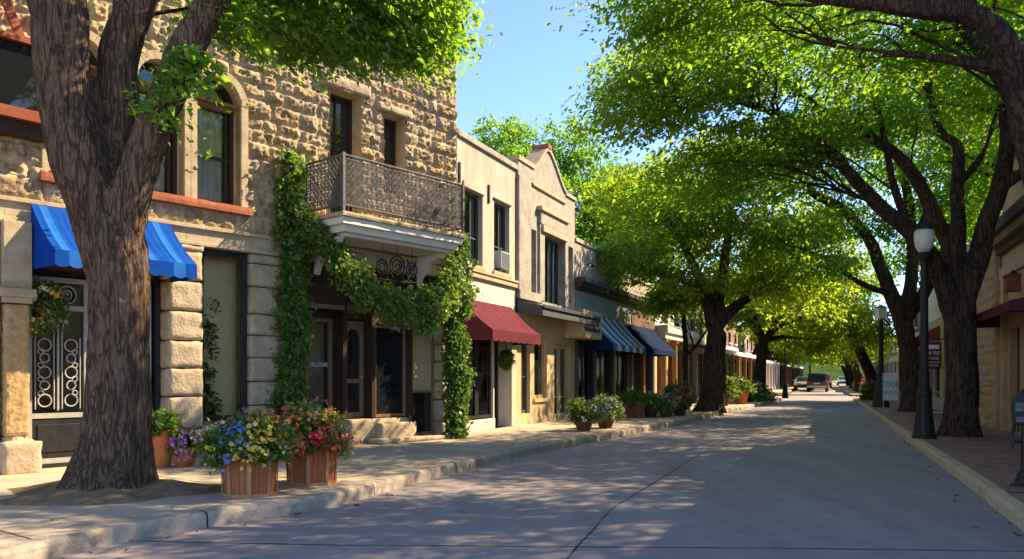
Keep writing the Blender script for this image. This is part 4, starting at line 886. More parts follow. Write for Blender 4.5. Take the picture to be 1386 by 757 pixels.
MB().box(2.35, 2.9, .9, .95, .14, 3.3, 'cream').box(.3, 2.0, 1.6, 1.65, .14, 3.4, 'interior').box(.5, .95, .6, 1.0, .14, 1.1, 'rust').box(1.2, 1.85, .5, .9, .14, .85, 'oak').build('shop_display', b2)
MB().box(.28, 1.97, -.04, .3, .14, .40, 'stucco_w').build('stall_riser', b2, bevel=.01)
MB().box(2.96, 3.30, -.05, .3, .14, 2.95, 'stucco').build('pilaster', b2, bevel=.01)
awning('maroon sloped awning on the cream stucco shopfront', O2, A2, .10, 2.98, 3.16, 2.18, .80, .26, ['maroon'], 'shop awnings', -.02, 6, .3, 'maroon')
t = thing('air_conditioner', 'grey window air conditioner in the lower half of a blue framed sash', 'air conditioner', fpos(O2, A2, 2.42, -.16, 4.06), A2)
mb = MB(); mb.box(-.27, .27, .04, .3, 0, .42, 'ac'); mb.build('casing', t, bevel=.015)
mb = MB()
for k in range(9): mb.box(-.23, .23, .032, .044, .04+k*.04, .057+k*.04, 'bluegrey')
mb.build('grille', t)

# ================================================================== BUILDING 3: gabled limestone
b3 = thing('gabled_building', 'weathered limestone building with curved gable parapet and grey canopy', 'building', O2, A2)
G0, G1 = 3.36, 8.04
ops3 = [(4.24, 4.78, 3.66, 5.40), (5.30, 6.95, 3.50, 5.40), (7.32, 7.86, 3.66, 5.38)]
MB().wall(G0, G1, 3.40, 6.62, .35, ops3, 'lime').build('wall', b3)
n = 14; gab = [(4.46, 6.62)]
pk = 5.62
for i in range(n+1):
    f = i/n; gab.append((4.46+(pk-.08-4.46)*f, 7.0+(7.78-7.0)*(.55*f+.45*f*f*(3-2*f))))
for i in range(n+1):
    f = i/n; gab.append((pk+.08+(7.1-pk-.08)*f, 7.78-(7.78-6.9)*(.5*f+.5*f*f*(3-2*f))))
gab.append((7.1, 6.62))
mb = MB(); mb.extrude([(x, -.02, z) for x, z in gab], (0, .37, 0), 'lime'); mb.box(G0, 4.46, -.06, .35, 6.622, 7.0, 'lime'); mb.box(7.1, G1, -.0, .35, 6.622, 6.86, 'lime'); mb.build('gable', b3)
mb = MB(); top = gab[1:-1]
for (xa, za), (xb, zb) in zip(top, top[1:]):
    mb.extrude([(xa, -.07, za), (xb, -.07, zb), (xb, -.07, zb+.09), (xa, -.07, za+.09)], (0, .47, 0), 'dressed')
mb.box(G0-.02, 4.44, -.10, .40, 7.002, 7.12, 'dressed'); mb.box(7.12, G1+.02, -.05, .40, 6.862, 6.96, 'dressed'); mb.box(pk-.14, pk+.14, -.09, .42, 7.86, 7.97, 'sill'); mb.build('coping', b3)
mb = MB(); mb.box(4.46, 7.1, -.055, .05, 6.58, 6.66, 'dressed'); mb.box(4.82, 7.18, -.16, .05, 5.98, 6.10, 'dressed'); mb.box(4.9, 7.1, -.10, .05, 5.62, 5.978, 'lime'); mb.box(5.0, 7.05, -.14, .05, 5.42, 5.60, 'dressed'); mb.box(4.9, 5.26, -.07, .05, 3.5, 5.61, 'lime'); mb.box(6.98, 7.24, -.07, .05, 3.5, 5.61, 'lime'); mb.box(G0, 4.2, -.09, .05, 3.42, 6.62, 'lime'); mb.box(G0, 4.9, -.12, .05, 3.42, 3.66, 'lime'); mb.build('moulding', b3, bevel=.012)
window(b3, 4.24, 4.78, 3.66, 5.40, .16, 'bluegrey', 'pane', .06, name='window'); window(b3, 7.32, 7.86, 3.66, 5.38, .16, 'bluegrey', 'pane', .06, name='window')
window(b3, 5.30, 6.95, 3.50, 5.40, .16, 'bluegrey', 'glass', .06, (5.72, 6.12, 6.54), (), name='window', curtain=True)
shell(b3, G0, G1, .36, 9, 6.6, 'lime', 3.3)
ops3g = [(3.70, 4.32, .42, 2.42), (4.62, 5.60, .80, 2.44), (6.20, 7.62, .18, 2.36)]
MB().wall(G0, G1, .0, 2.62, .3, ops3g, 'tanpaint').build('lower_wall', b3)
mb = MB(); mb.box(G0, G1, -.06, .3, 2.622, 3.05, 'tanpaint')
for x in (4.4, 5.6, 6.8): mb.box(x-.01, x+.01, -.066, 0, 2.64, 3.04, 'tan')
mb.build('fascia', b3)
mb = MB(); mb.extrude([(G0, -.02, 3.40), (G0, -.72, 3.22), (G0, -.74, 2.96), (G0, -.66, 2.96), (G0, -.02, 3.06)], (G1-G0+.2, 0, 0), 'slate'); mb.box(G0, G1+.2, -.78, -.74, 3.16, 3.25, 'bluegrey'); mb.build('canopy', b3, bevel=.01)
window(b3, 3.70, 4.32, .42, 2.42, .1, 'bluegrey', 'pane', .09, hbars=(1.4,), name='shop_window'); window(b3, 4.62, 5.60, .80, 2.44, .1, 'tanpaint', 'pane', .09, name='shop_window', sill='tanpaint', sd=.06)
window(b3, 6.20, 6.90, .18, 2.36, .12, 'tanpaint', 'pane', .13, (), (.8,), name='door')
window(b3, 6.92, 7.62, .18, 2.36, .12, 'tanpaint', 'pane', .13, (), (.8,), name='door')
mb = MB(); mb.box(G0, G1, -.03, .1, .13, .30, 'dressed'); mb.build('plinth', b3)
t = thing('shop_sign', 'black box sign in tan frame with pale letters at the end of the grey canopy', 'sign', fpos(O2, A2, 7.9, -.60, 2.70), A2)
mb = MB(); mb.box(-.95, .95, -.05, .55, .52, .70, 'tanpaint'); mb.box(-.95, .95, -.03, .55, -.14, .06, 'tanpaint'); mb.box(-.95, -.82, -.03, .55, .06, .52, 'tanpaint'); mb.box(.82, .95, -.03, .55, .06, .52, 'tanpaint'); mb.build('frame', t, bevel=.01)
MB().box(-.82, .82, -.0, .5, .06, .52, 'black').build('face', t); text('lettering', 'SHICO  ICA', .34, t, (0, -.004, .29), (PI/2, 0, 0), 'sign_w', .004, sx=.98)
t = thing('wall_lamp', 'small round lamp on the blank upper wall of the low corner shop', 'lamp', fpos(O2, A2, 9.1, -.02, 5.0), A2)
MB().tube([(0, 0, 0), (0, -.18, .05), (0, -.24, 0)], .015, 'iron', 6).build('arm', t); MB().lathe([(.02, .06), (.10, 0), (.09, -.02)], 'iron', 14, (0, -.24, -.04)).build('lamp_shade', t)

# ================================================================== BUILDING 4: low corner shop with striped awning
b4 = thing('low_shop', 'low grey stucco shop with teal frieze and dark cornice under two awnings', 'building', O2, A2)
X0, X1 = 8.06, 18.5
ops4 = [(8.4, 9.9, .2, 3.25), (10.1, 12.2, .5, 3.25), (12.4, 14.3, .2, 3.25), (15.2, 16.6, .2, 3.0), (16.8, 18.2, .5, 3.0)]
MB().wall(X0, X1, .0, 3.36, .3, ops4, 'brown').build('lower_wall', b4)
mb = MB(); mb.wall(X0, X1, 4.5, 5.2, .3, [], 'greytan'); mb.box(X0, 13.2, .0, .3, 5.202, 5.62, 'greytan'); mb.build('wall', b4)
mb = MB(); mb.box(X0, 13.22, -.05, .36, 5.622, 5.74, 'lime'); mb.box(13.24, X1, -.05, .36, 5.202, 5.32, 'lime'); mb.build('coping', b4)
mb = MB(); mb.box(X0, X1, -.34, .2, 4.36, 4.5, 'slate'); mb.box(X0, X1, -.22, .2, 4.22, 4.36, 'brown'); mb.box(X0, X1, -.1, .2, 4.12, 4.22, 'brown'); mb.build('cornice', b4)
MB().box(X0, 14.6, -.04, .3, 3.362, 4.12, 'teal').build('frieze', b4); MB().box(14.6, X1, -.06, .3, 3.362, 4.12, 'patbrick').build('brick_panel', b4)
for o_ in ops4: window(b4, o_[0], o_[1], o_[2], o_[3], .1, 'black', 'glass', .08, ((o_[0]+o_[1])/2,), (), name='shop_window')
MB().box(8.3, 18.2, 1.4, 1.45, .14, 3.3, 'interior').box(9.2, 9.6, .5, .8, .14, 1.6, 'cream').box(10.5, 11.4, .5, .9, .14, 1.2, 'rust').box(12.6, 13.4, .6, .9, .14, 1.4, 'tanpaint').build('shop_display', b4)
for x in (8.12, 10.0, 12.3, 14.75, 16.7, 18.3): MB().box(x-.1, x+.1, -.06, .2, .14, 3.36, 'oak' if x in (12.3, 16.7) else 'bluegrey').build('pilaster', b4)
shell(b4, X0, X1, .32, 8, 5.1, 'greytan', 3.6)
awning('slate blue and white striped awning on the teal shopfront', O2, A2, 8.9, 13.1, 3.46, 2.22, .95, .22, ['stripeblue', 'stripewhite'], 'shop awnings', -.04, 5, .42, 'navy')
awning('plain navy awning below the dark patterned brick panel', O2, A2, 14.2, 18.3, 3.40, 2.24, .95, .2, ['navy'], 'shop awnings', -.06, 7, .3, 'navy')

# ================================================================== BUILDING 5 and the row behind the left trees
b5 = thing('columned_shop', 'tan shop with white cornice and orange columns beyond the navy awning', 'building', O2, A2)
X0, X1 = 18.56, 26.0
ops5 = [(19.1, 20.9, .3, 2.7), (21.3, 23.0, .2, 2.7), (23.4, 25.5, .3, 2.7)]
MB().wall(X0, X1, .0, 3.05, .3, ops5, 'tan').build('lower_wall', b5); MB().wall(X0, X1, 3.62, 4.9, .3, [(20, 21.3, 3.8, 4.6), (22.6, 24, 3.8, 4.6)], 'white').build('wall', b5)
mb = MB(); mb.box(X0, X1, -.5, .3, 3.05, 3.30, 'white'); mb.box(X0, X1, -.6, .3, 3.302, 3.62, 'white'); mb.build('cornice', b5); MB().box(X0, X1, -.1, .4, 4.9, 5.1, 'sill').build('coping', b5)
for o_ in ops5: window(b5, *o_, .1, 'redwood', 'glass', .1, ((o_[0]+o_[1])/2,), (), name='shop_window')
for o_ in ((20, 21.3, 3.8, 4.6), (22.6, 24, 3.8, 4.6)): window(b5, *o_, .1, 'bluegrey', 'pane', .07, name='window')
for x in (18.9, 21.1, 23.2, 25.7): MB().lathe([(.17, .14), (.17, .3), (.13, .34), (.115, 2.85), (.17, 2.9), (.17, 3.04)], 'bluepost', 14, (x, -.35, 0)).build('column', b5)
MB().box(19, 25.8, 1.3, 1.35, .14, 3.1, 'interior').build('display_partition', b5); shell(b5, X0, X1, .32, 8, 4.8, 'tan', 3.1)
T['bluewall'] = M('grey blue stucco', (.34, .36, .38), (.27, .28, .30), 3, .9, .3, 60)
row = [(26.1, 33.4, 5.6, 'stucco', 'yellowpost', 'pale shop with yellow green porch posts behind the leaning left tree', 3), (33.5, 44.5, 5.0, 'redbrick', 'brownpost', 'red brick shop with thick brown porch posts before the side street', 4)]
def shopfront(label, o, a, x0, x1, h, wm, pm, nb, porch=1.5, fm='black', upper=True, trim='white', depth=8):
    b = thing('shop_building', label, 'building', fpos(o, a, x0, 0, 0), a, 'shops along the street'); w = x1-x0; bay = w/nb
    lo = [(k*bay+.35, (k+1)*bay-.35, .2 if k % 2 else .6, 2.7) for k in range(nb)]; up = [(k*bay+bay*.3, k*bay+bay*.7, 3.7, h-.6) for k in range(nb)] if upper and h > 4.7 else []
    MB().wall(0, w, .0, h, .3, lo+up, wm).build('wall', b)
    for o_ in lo: window(b, *o_, .1, fm, 'pane', .08, ((o_[0]+o_[1])/2,), (2.2,), name='shop_window')
    for o_ in up: window(b, *o_, .1, fm, 'pane', .07, (), ((o_[2]+o_[3])/2,), name='window', sill=trim)
    mb = MB(); mb.box(-.02, w+.02, -.12, .35, h, h+.22, trim); mb.box(-.0, w, -.07, .02, 3.2, 3.42, trim); mb.build('cornice', b)
    shell(b, 0, w, .32, depth, h-.05, wm, 3.1)
    if porch:
        mb = MB(); mb.extrude([(0, -.13, 3.15), (0, -porch, 2.85), (0, -porch, 2.72), (0, -.13, 2.95)], (w, 0, 0), 'roof'); mb.box(0, w, -porch-.05, -porch+.1, 2.62, 2.84, trim); mb.build('porch_roof', b)
        for k in range(nb+1):
            x = min(max(k*bay, .2), w-.2); MB().lathe([(.16, .14), (.16, .4), (.12, .44), (.11, 2.4), (.16, 2.5), (.16, 2.62)], pm, 12, (x, -porch+.08, 0)).build('post', b)
    return b
for r_ in row: shopfront(r_[5], O2, A2, r_[0], r_[1], r_[2], r_[3], r_[4], r_[6], 1.6)
A3 = math.atan2(.922, .386)
O3 = (16.2, 60.2, 0)
for x0, x1, h, m, pm, lab, nb in ((0, 12, 5.2, 'greytan', 'brown', 'grey tan shop just past the side street on the left', 4), (12.2, 26, 6.0, 'redbrick', 'white', 'taller red brick block beyond the parked silver car', 5), (26.2, 44, 4.8, 'stucco_w', 'brown', 'low white stucco block far along the left side', 6), (44.2, 70, 5.6, 'tan', 'brown', 'farthest tan block on the left side of the street', 8)):
    shopfront(lab, O3, A3, x0, x1, h, m, pm, nb, 1.4)

# ================================================================== RIGHT SIDE
r1 = thing('tan_building', 'tan stucco building with deep timber eave at the right edge', 'building', OR, AR)
ops = [(2.3, 3.3, .16, 2.5), (3.9, 6.2, .6, 2.5), (7.2, 9.5, .6, 2.5), (10.5, 12.5, .6, 2.5)]
MB().wall(1.42, 17, .0, 6.25, .35, ops, 'tan').build('wall', r1)
mb = MB(); mb.box(1.36, 17, -.42, -.0, 4.62, 4.86, 'brown'); mb.box(1.38, 17, -.30, .0, 4.44, 4.62, 'oak'); mb.box(1.4, 17, -.14, .0, 4.28, 4.44, 'brown'); mb.build('eave', r1, bevel=.01)
mb = MB(); mb.box(1.42, 17, -.07, .0, 3.72, 3.95, 'dressed'); mb.build('string_course', r1); MB().box(1.4, 17, -.1, .4, 6.25, 6.4, 'dressed').build('coping', r1)
window(r1, 2.3, 3.3, .16, 2.5, .15, 'brown', 'pane', .1, (), (.9,), name='door')
for o_ in ops[1:]: window(r1, *o_, .15, 'brown', 'pane', .1, ((o_[0]+o_[1])/2,), (), name='shop_window')
mb = MB(); mb.box(1.75, 2.1, -.10, .0, .14, 3.7, 'tan'); mb.build('pilaster', r1)
shell(r1, 1.42, 17, .36, 9, 6.2, 'tan', 3.2)
t = awning('dull maroon awning with lettered valance on the tan building at right', OR, AR, 1.5, 7.2, 3.08, 2.55, .85, .2, ['maroon'], 'shop awnings', -.03, 8, .4, 'maroon')
text('lettering', 'WAVINAMVIN', .17, t, (-1.9, -.87, 2.67), (PI/2, 0, 0), 'rust', .003)
t = thing('box_lantern', 'small rust red box lantern hung on the tan wall above the maroon awning', 'lamp', fpos(OR, AR, 3.3, -.12, 3.25), AR)
MB().box(-.14, .14, -.14, .14, 0, .32, 'rust').build('body', t, bevel=.01); MB().extrude([(-.18, -.18, .32), (.18, -.18, .32), (.18, .18, .32), (-.18, .18, .32)], (0, 0, .04), 'rust').lathe([(.12, .36), (.03, .46)], 'iron', 8).build('cap', t); MB().tube([(0, .14, .2), (0, 0, .47), (0, .0, .44)], .012, 'iron', 5).build('arm', t)
r2 = thing('stone_pier', 'rough tan stone pier wall between the tan building and its neighbour', 'wall', OR, AR)
stone_wall('wall', r2, -1.45, 1.38, .1, 4.72, [], [], 'stone_r', seed=17, amp=.045, res=.04, y0=-.16, wrap=True, ch=(.18, .3), bl=(.2, .5))
MB().box(-1.44, 1.37, -.12, .4, .0, 4.72, 'tan').build('core', r2); MB().box(-1.5, 1.4, -.22, .42, 4.72, 4.86, 'dressed').build('coping', r2, bevel=.01)
r3 = thing('shop_building', 'cream shop with one dark window behind the near right tree trunk', 'building', OR, AR, 'shops along the street')
ops = [(-3.4, -1.9, .8, 2.95), (-5.6, -4.3, .18, 2.7), (-8.8, -6.2, .7, 2.7)]
MB().wall(-9.4, -1.5, .0, 5.0, .35, ops, 'tan').build('wall', r3)
for k, o_ in enumerate(ops): window(r3, *o_, .15, 'brown', 'pane', .1, ((o_[0]+o_[1])/2,), (), name='door' if k == 1 else 'shop_window', sill='dressed' if k != 1 else None)
mb = MB(); mb.box(-9.45, -1.5, -.12, .4, 5.0, 5.2, 'dressed'); mb.box(-3.6, -1.7, -.08, 0, 2.97, 3.15, 'dressed'); mb.build('cornice', r3); shell(r3, -9.4, -1.5, .36, 9, 4.95, 'tan', 3.2)
r4 = thing('gabled_shop', 'white front gabled shop behind the maroon hanging sign', 'building', OR, AR, 'shops along the street')
MB().wall(-17, -9.5, .0, 3.6, .3, [(-16.2, -14, .6, 2.6), (-13.4, -12.2, .18, 2.6), (-11.8, -10, .6, 2.6)], 'stucco').extrude([(-17, 0, 3.602), (-9.5, 0, 3.602), (-9.5, 0, 4.2), (-13.2, 0, 6.2), (-17, 0, 4.2)], (0, .3, 0), 'white').build('wall', r4)
for o_ in [(-16.2, -14, .6, 2.6), (-13.4, -12.2, .18, 2.6), (-11.8, -10, .6, 2.6)]: window(r4, *o_, .1, 'brown', 'pane', .1, (), (), name='shop_window')
shell(r4, -17, -9.5, .32, 9, 4.15, 'stucco', 3.0)
awning('rust red awning on the white gabled shop at right', OR, AR, -16.6, -9.9, 3.3, 2.72, .8, .14, ['rust'], 'shop awnings', -.02, 8, .4, 'rust')
for x0, x1, h, m, pm, lab, nb in ((-28.6, -17.1, 5.2, 'redbrick', 'brown', 'dark brick shop on the right before the side street', 4),):
    shopfront(lab, OR, AR, x0, x1, h, m, pm, nb, 0)
for x0, x1, h, m, pm, lab, nb in ((-58, -46, 4.6, 'stucco_w', 'brown', 'pale low shop past the side street on the right', 4), (-74, -58.2, 5.2, 'tan', 'white', 'tan block farther down the right side', 5), (-104, -74.2, 5.5, 'redbrick', 'white', 'farthest brick block on the right side', 9)):
    shopfront(lab, (OR[0]+1.3, OR[1]-.5, 0), AR, x0, x1, h, m, pm, nb, 0)
# ================================================================== TREES
def px(x, y, Y): return ((x-693)/1100*Y, Y, 1.4-(y-510)/1100*Y)
# the big trunk at left
TB = (-4.33, 8.78, .14)
limbs = [([(-4.36, 8.78, .1), (-4.30, 8.78, .8), (-4.25, 8.78, 1.8), (-4.25, 8.78, 2.5), (-4.30, 8.78, 3.0), (-4.33, 8.8, 3.3)], [.45, .345, .295, .295, .29, .10]),
         ([(-4.28, 8.77, 2.2), (-4.44, 8.75, 3.0), (-4.63, 8.72, 3.7), (-4.80, 8.7, 4.6), (-4.92, 8.65, 5.6), (-5.3, 8.5, 7.2), (-5.9, 8.2, 9.0)], [.20, .26, .28, .285, .28, .23, .12]),
         ([(-4.28, 8.85, 2.4), (-4.32, 8.9, 3.1), (-4.36, 9.05, 4.0), (-4.36, 9.1, 5.0), (-4.05, 9.3, 6.2), (-3.6, 9.8, 7.8), (-3.2, 10.2, 9.4)], [.17, .20, .215, .21, .18, .14, .07]),
         ([(-4.32, 8.77, 2.4), (-4.16, 8.74, 3.05), (-4.02, 8.72, 3.6), (-3.62, 8.7, 4.6), (-3.15, 8.75, 5.5), (-2.5, 9.0, 6.6), (-1.5, 9.4, 7.5), (-.4, 9.8, 8.1)], [.15, .205, .20, .185, .17, .145, .11, .05]),
         ([(-3.15, 8.75, 5.5), (-2.6, 9.6, 6.1), (-1.9, 10.3, 6.5), (-1.0, 11.0, 6.7)], [.10, .08, .055, .02]),
         ([(-4.3, 9.1, 5.0), (-4.9, 10.2, 6.4), (-5.3, 11.0, 7.4)], [.12, .08, .03]),
         ([(-3.62, 8.7, 4.6), (-3.35, 8.6, 4.75), (-3.2, 8.5, 4.6)], [.05, .035, .015])]
lob = [(-2.3, 10.4, 6.1, 1.25, .9, .75, 5), (-1.35, 10.8, 6.2, .70, .8, .70, 3.2), (-3.3, 10.6, 6.35, 1.0, .9, .7, 2.5), (-1.6, 9.5, 7.0, 1.7, 1.1, .5, 2), (-3.42, 8.55, 4.62, .18, .2, .26, .26), (-3.62, 8.5, 4.25, .12, .15, .2, .14), (-3.05, 8.9, 5.35, .3, .3, .3, .4),
       (-3.6, 9.3, 8.6, 2.2, 1.6, 1.1, 3), (-5.6, 8.2, 9.2, 2.2, 2.0, 1.2, 3), (-5.5, 10.6, 7.6, 1.0, .9, .6, .8)]
make_tree('massive furrowed forked trunk beside the flower tubs at left', TB, limbs, lob, 40000, .085, per=30, cs=.38, bark='bark3', n=40, twigs=110, seed=3, rough=.02, step=.1, group='street trees', flare=.5, voxel=.024, amp=.017, name='street_tree')

RT = 'street trees'
# right near: limb enters at the top right, trunk stands just out of the picture
make_tree('tall tree whose dark limb arches in over the parking meter', (7.25, 10.6, .14),
  [([(7.25, 10.6, .1), (7.2, 10.6, 1.5), (7.0, 10.5, 3.4)], [.40, .30, .27]), ([(7.0, 10.5, 3.2), (6.62, 10.4, 4.7), (6.38, 10.3, 5.45), (5.75, 10.2, 5.98), (4.75, 10.2, 6.05), (3.4, 10.6, 6.5), (2.0, 11.0, 7.1)], [.24, .21, .17, .14, .11, .08, .03]),
   ([(6.38, 10.3, 5.3), (5.5, 10.6, 5.55), (4.4, 11.0, 5.85)], [.08, .06, .03]), ([(7.0, 10.5, 3.3), (7.3, 10.8, 5), (7.6, 11.2, 7.2), (7.6, 11.4, 9)], [.22, .2, .14, .06]), ([(6.62, 10.4, 4.7), (6.3, 11.4, 6.4), (5.6, 12.4, 8)], [.12, .1, .04]), ([(5.75, 10.2, 5.98), (5.0, 9.2, 7.0), (4.2, 8.6, 7.6)], [.09, .07, .03])],
  [(2.6, 11.2, 6.9, 1.6, 1.5, .55, 3.6), (4.4, 11.0, 7.0, 1.9, 1.9, .6, 2.4), (2.1, 11.5, 6.55, .75, .8, .45, 1.2), (6.3, 11.0, 7.0, 1.7, 2.0, .7, 3), (4.5, 9.5, 7.8, 2.2, 2.0, .6, 1.4), (7.2, 11.2, 8.6, 2.0, 2.0, .9, 1.6), (5.2, 11.6, 6.1, 1.3, 1.0, .35, 1.4), (3.4, 12.0, 6.4, 1.2, 1.0, .4, 1.2)],
  27000, .085, per=60, cs=.56, n=28, twigs=120, seed=20, rough=.012, group=RT, bark='bark3d', voxel=.03, amp=.012)
# the forked elm by the lamp post
Y = 17.3
def P(l): return [px(*q) for q in l]
make_tree('thick forked tree on the brick pavement between lamp post and stone pier', (9.53, Y, .14),
  [([(9.53, Y, .1), (9.55, Y, .7), (9.57, Y, 1.7), (9.56, Y, 2.5), (9.56, Y, 3.0), (9.56, Y, 3.3)], [.36, .325, .305, .31, .31, .10]),
   (P([(1296, 460, Y), (1286, 415, Y), (1262, 355, Y-.1), (1230, 310, Y-.2), (1187, 275, Y-.3), (1122, 205, Y-.5), (1060, 160, Y-.8), (980, 130, Y-1), (900, 105, Y-1.2)]), [.16, .22, .21, .18, .15, .115, .09, .06, .03]),
   (P([(1296, 420, Y), (1280, 330, Y+.2), (1229, 228, Y+.3), (1180, 185, Y+.3), (1127, 163, Y+.5), (1040, 90, Y+.8), (960, 30, Y+1)]), [.18, .17, .135, .12, .10, .07, .03]),
   (P([(1298, 415, Y), (1294, 330, Y+.1), (1297, 250, Y+.3), (1294, 200, Y+.4), (1271, 170, Y+.6), (1250, 60, Y+1), (1230, -60, Y+1)]), [.17, .16, .14, .12, .10, .07, .03]),
   (P([(1306, 415, Y), (1330, 330, Y-.1), (1350, 260, Y-.1), (1362, 200, Y), (1360, 120, Y), (1350, 0, Y), (1320, -120, Y)]), [.20, .205, .185, .16, .13, .09, .04]),
   (P([(1350, 258, Y-.1), (1375, 240, Y-.2), (1400, 215, Y-.4), (1430, 120, Y-.6)]), [.13, .12, .10, .05]), (P([(1227, 300, Y-.2), (1205, 225, Y-.1), (1180, 120, Y)]), [.10, .08, .03]), (P([(1297, 250, Y+.3), (1330, 210, Y+.5), (1345, 170, Y+.7)]), [.09, .07, .03]), (P([(1187, 275, Y-.3), (1150, 262, Y-.8), (1090, 235, Y-1.3)]), [.06, .05, .02])],
  [(3.45, 15.9, 7.3, 2.0, 1.9, .75, 5.2), (2.5, 15.5, 6.5, 1.0, 1.0, .75, 2.2), (5.3, 16.0, 7.9, 2.3, 2.4, .9, 4.5), (8.2, 17.2, 8.9, 2.8, 2.8, 1.1, 3.6), (11.2, 17.3, 9.2, 2.3, 2.6, 1.3, 2.6), (5.4, 16.8, 6.2, 1.6, 1.6, .55, 3.4), (7.4, 17.5, 6.9, 1.5, 1.6, .6, 2.5), (3.9, 17.0, 5.6, 1.2, 1.3, .6, 2.2), (10.5, 16.6, 7.6, 1.6, 1.6, .6, 1.4)],
  52000, .10, per=60, cs=.66, n=28, twigs=230, seed=31, rough=.012, step=.12, group=RT, bark='bark3d', voxel=.032, amp=.012, flare=.42)
Y = 29.4
make_tree('stout leaning tree behind the lamp post with limbs reaching over the road', (14.5, Y, .14),
  [([(14.5, Y, .1), (14.48, Y, 1.0), (14.35, Y, 2.4), (14.2, Y, 3.2), (14.15, Y, 3.7)], [.42, .36, .33, .32, .12]),
   (P([(1222, 440, Y), (1195, 370, Y), (1178, 326, Y), (1145, 289, Y-.4), (1099, 261, Y-.8), (1075, 233, Y-1), (1020, 200, Y-1.2), (960, 170, Y-1.4)]), [.30, .24, .21, .18, .15, .13, .09, .04]),
   (P([(1225, 430, Y), (1235, 360, Y), (1230, 280, Y), (1210, 200, Y), (1180, 120, Y)]), [.26, .22, .18, .12, .05]), (P([(1228, 430, Y), (1270, 360, Y+.3), (1300, 280, Y+.5), (1320, 190, Y+.6)]), [.25, .2, .15, .06]),
   (P([(1208, 400, Y), (1160, 380, Y-.5), (1120, 350, Y-1), (1060, 330, Y-1.5)]), [.14, .11, .08, .03])],
  [(8.3, 28.4, 8.6, 2.6, 2.6, 1.2, 4), (11.2, 28.5, 9.0, 2.6, 2.8, 1.4, 4), (14.5, 29.5, 9.6, 3.0, 3.2, 1.8, 4), (6.3, 28.5, 7.2, 1.8, 2.2, .8, 2.2), (9.5, 28, 6.4, 2.0, 1.8, .6, 2.6), (12.3, 29.5, 7.0, 1.8, 2, .7, 2.2), (15.8, 29, 7.4, 1.8, 2, .8, 1.8), (10.8, 28, 5.3, 1.1, 1.2, .45, 1.0), (17.5, 30.5, 9, 1.8, 2.2, 1.4, 2), (15.5, 31, 6.0, 2.0, 2.0, .9, 2.0), (18, 31.5, 6.8, 1.8, 2, 1.2, 2)],
  34000, .15, per=40, cs=.85, n=24, twigs=150, seed=41, rough=.02, group=RT, bark='bark3d', voxel=.05, amp=.015, flare=.45)
# left far tree leaning over the pavement edge
Y = 29.8
make_tree('dark leaning tree at the left kerb beyond the row of terracotta pots', (7.3, Y, .14),
  [([(7.3, Y, .1), (7.35, Y, 1.0), (7.45, Y, 2.2), (7.5, Y, 2.9), (7.5, Y, 3.3)], [.50, .43, .38, .37, .12]),
   (P([(968, 445, Y), (985, 425, Y), (1010, 405, Y+.3), (1050, 380, Y+.8), (1085, 350, Y+1)]), [.28, .24, .17, .11, .05]), (P([(965, 445, Y), (955, 400, Y), (930, 340, Y), (900, 290, Y-.5)]), [.27, .21, .14, .06]), (P([(968, 445, Y), (975, 390, Y), (985, 310, Y), (990, 230, Y)]), [.25, .2, .14, .06]), (P([(955, 400, Y), (915, 375, Y-.8), (870, 362, Y-1.4)]), [.13, .1, .04])],
  [(5.6, 29.4, 7.1, 2.2, 2.2, 1.3, 4.5), (3.9, 28.4, 5.35, 1.5, 1.6, .9, 2.6), (8.4, 30.2, 6.4, 2.2, 2.4, 1.2, 4), (10.2, 31, 4.9, 1.9, 1.8, .9, 3), (7.3, 30, 9.0, 2.6, 2.6, 1.4, 3.5), (6.4, 28.6, 4.8, 1.6, 1.3, .5, 1.3), (9.0, 29.5, 4.8, 1.5, 1.3, .45, 1.2), (4.2, 29.6, 8.0, 1.7, 1.8, 1.0, 2), (10.6, 30.8, 7.6, 1.8, 2.0, 1.0, 2)],
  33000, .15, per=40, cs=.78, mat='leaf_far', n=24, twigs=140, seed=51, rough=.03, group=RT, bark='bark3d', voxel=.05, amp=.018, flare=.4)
make_tree('slim young tree between the columned shop and the dark leaning tree', (6.55, 30.6, .14), [([(6.55, 30.6, .1), (6.55, 30.6, 1.5), (6.5, 30.6, 3.2), (6.4, 30.6, 4.6)], [.13, .11, .10, .04]), ([(6.55, 30.6, 2.2), (6.95, 30.5, 2.6), (7.3, 30.4, 3.2)], [.07, .06, .03])], [(6.2, 30.6, 4.4, 1.0, 1.0, .7), (5.4, 30.0, 4.1, .7, .8, .5)], 5000, .14, per=26, cs=.6, n=10, twigs=16, seed=61, group=RT)
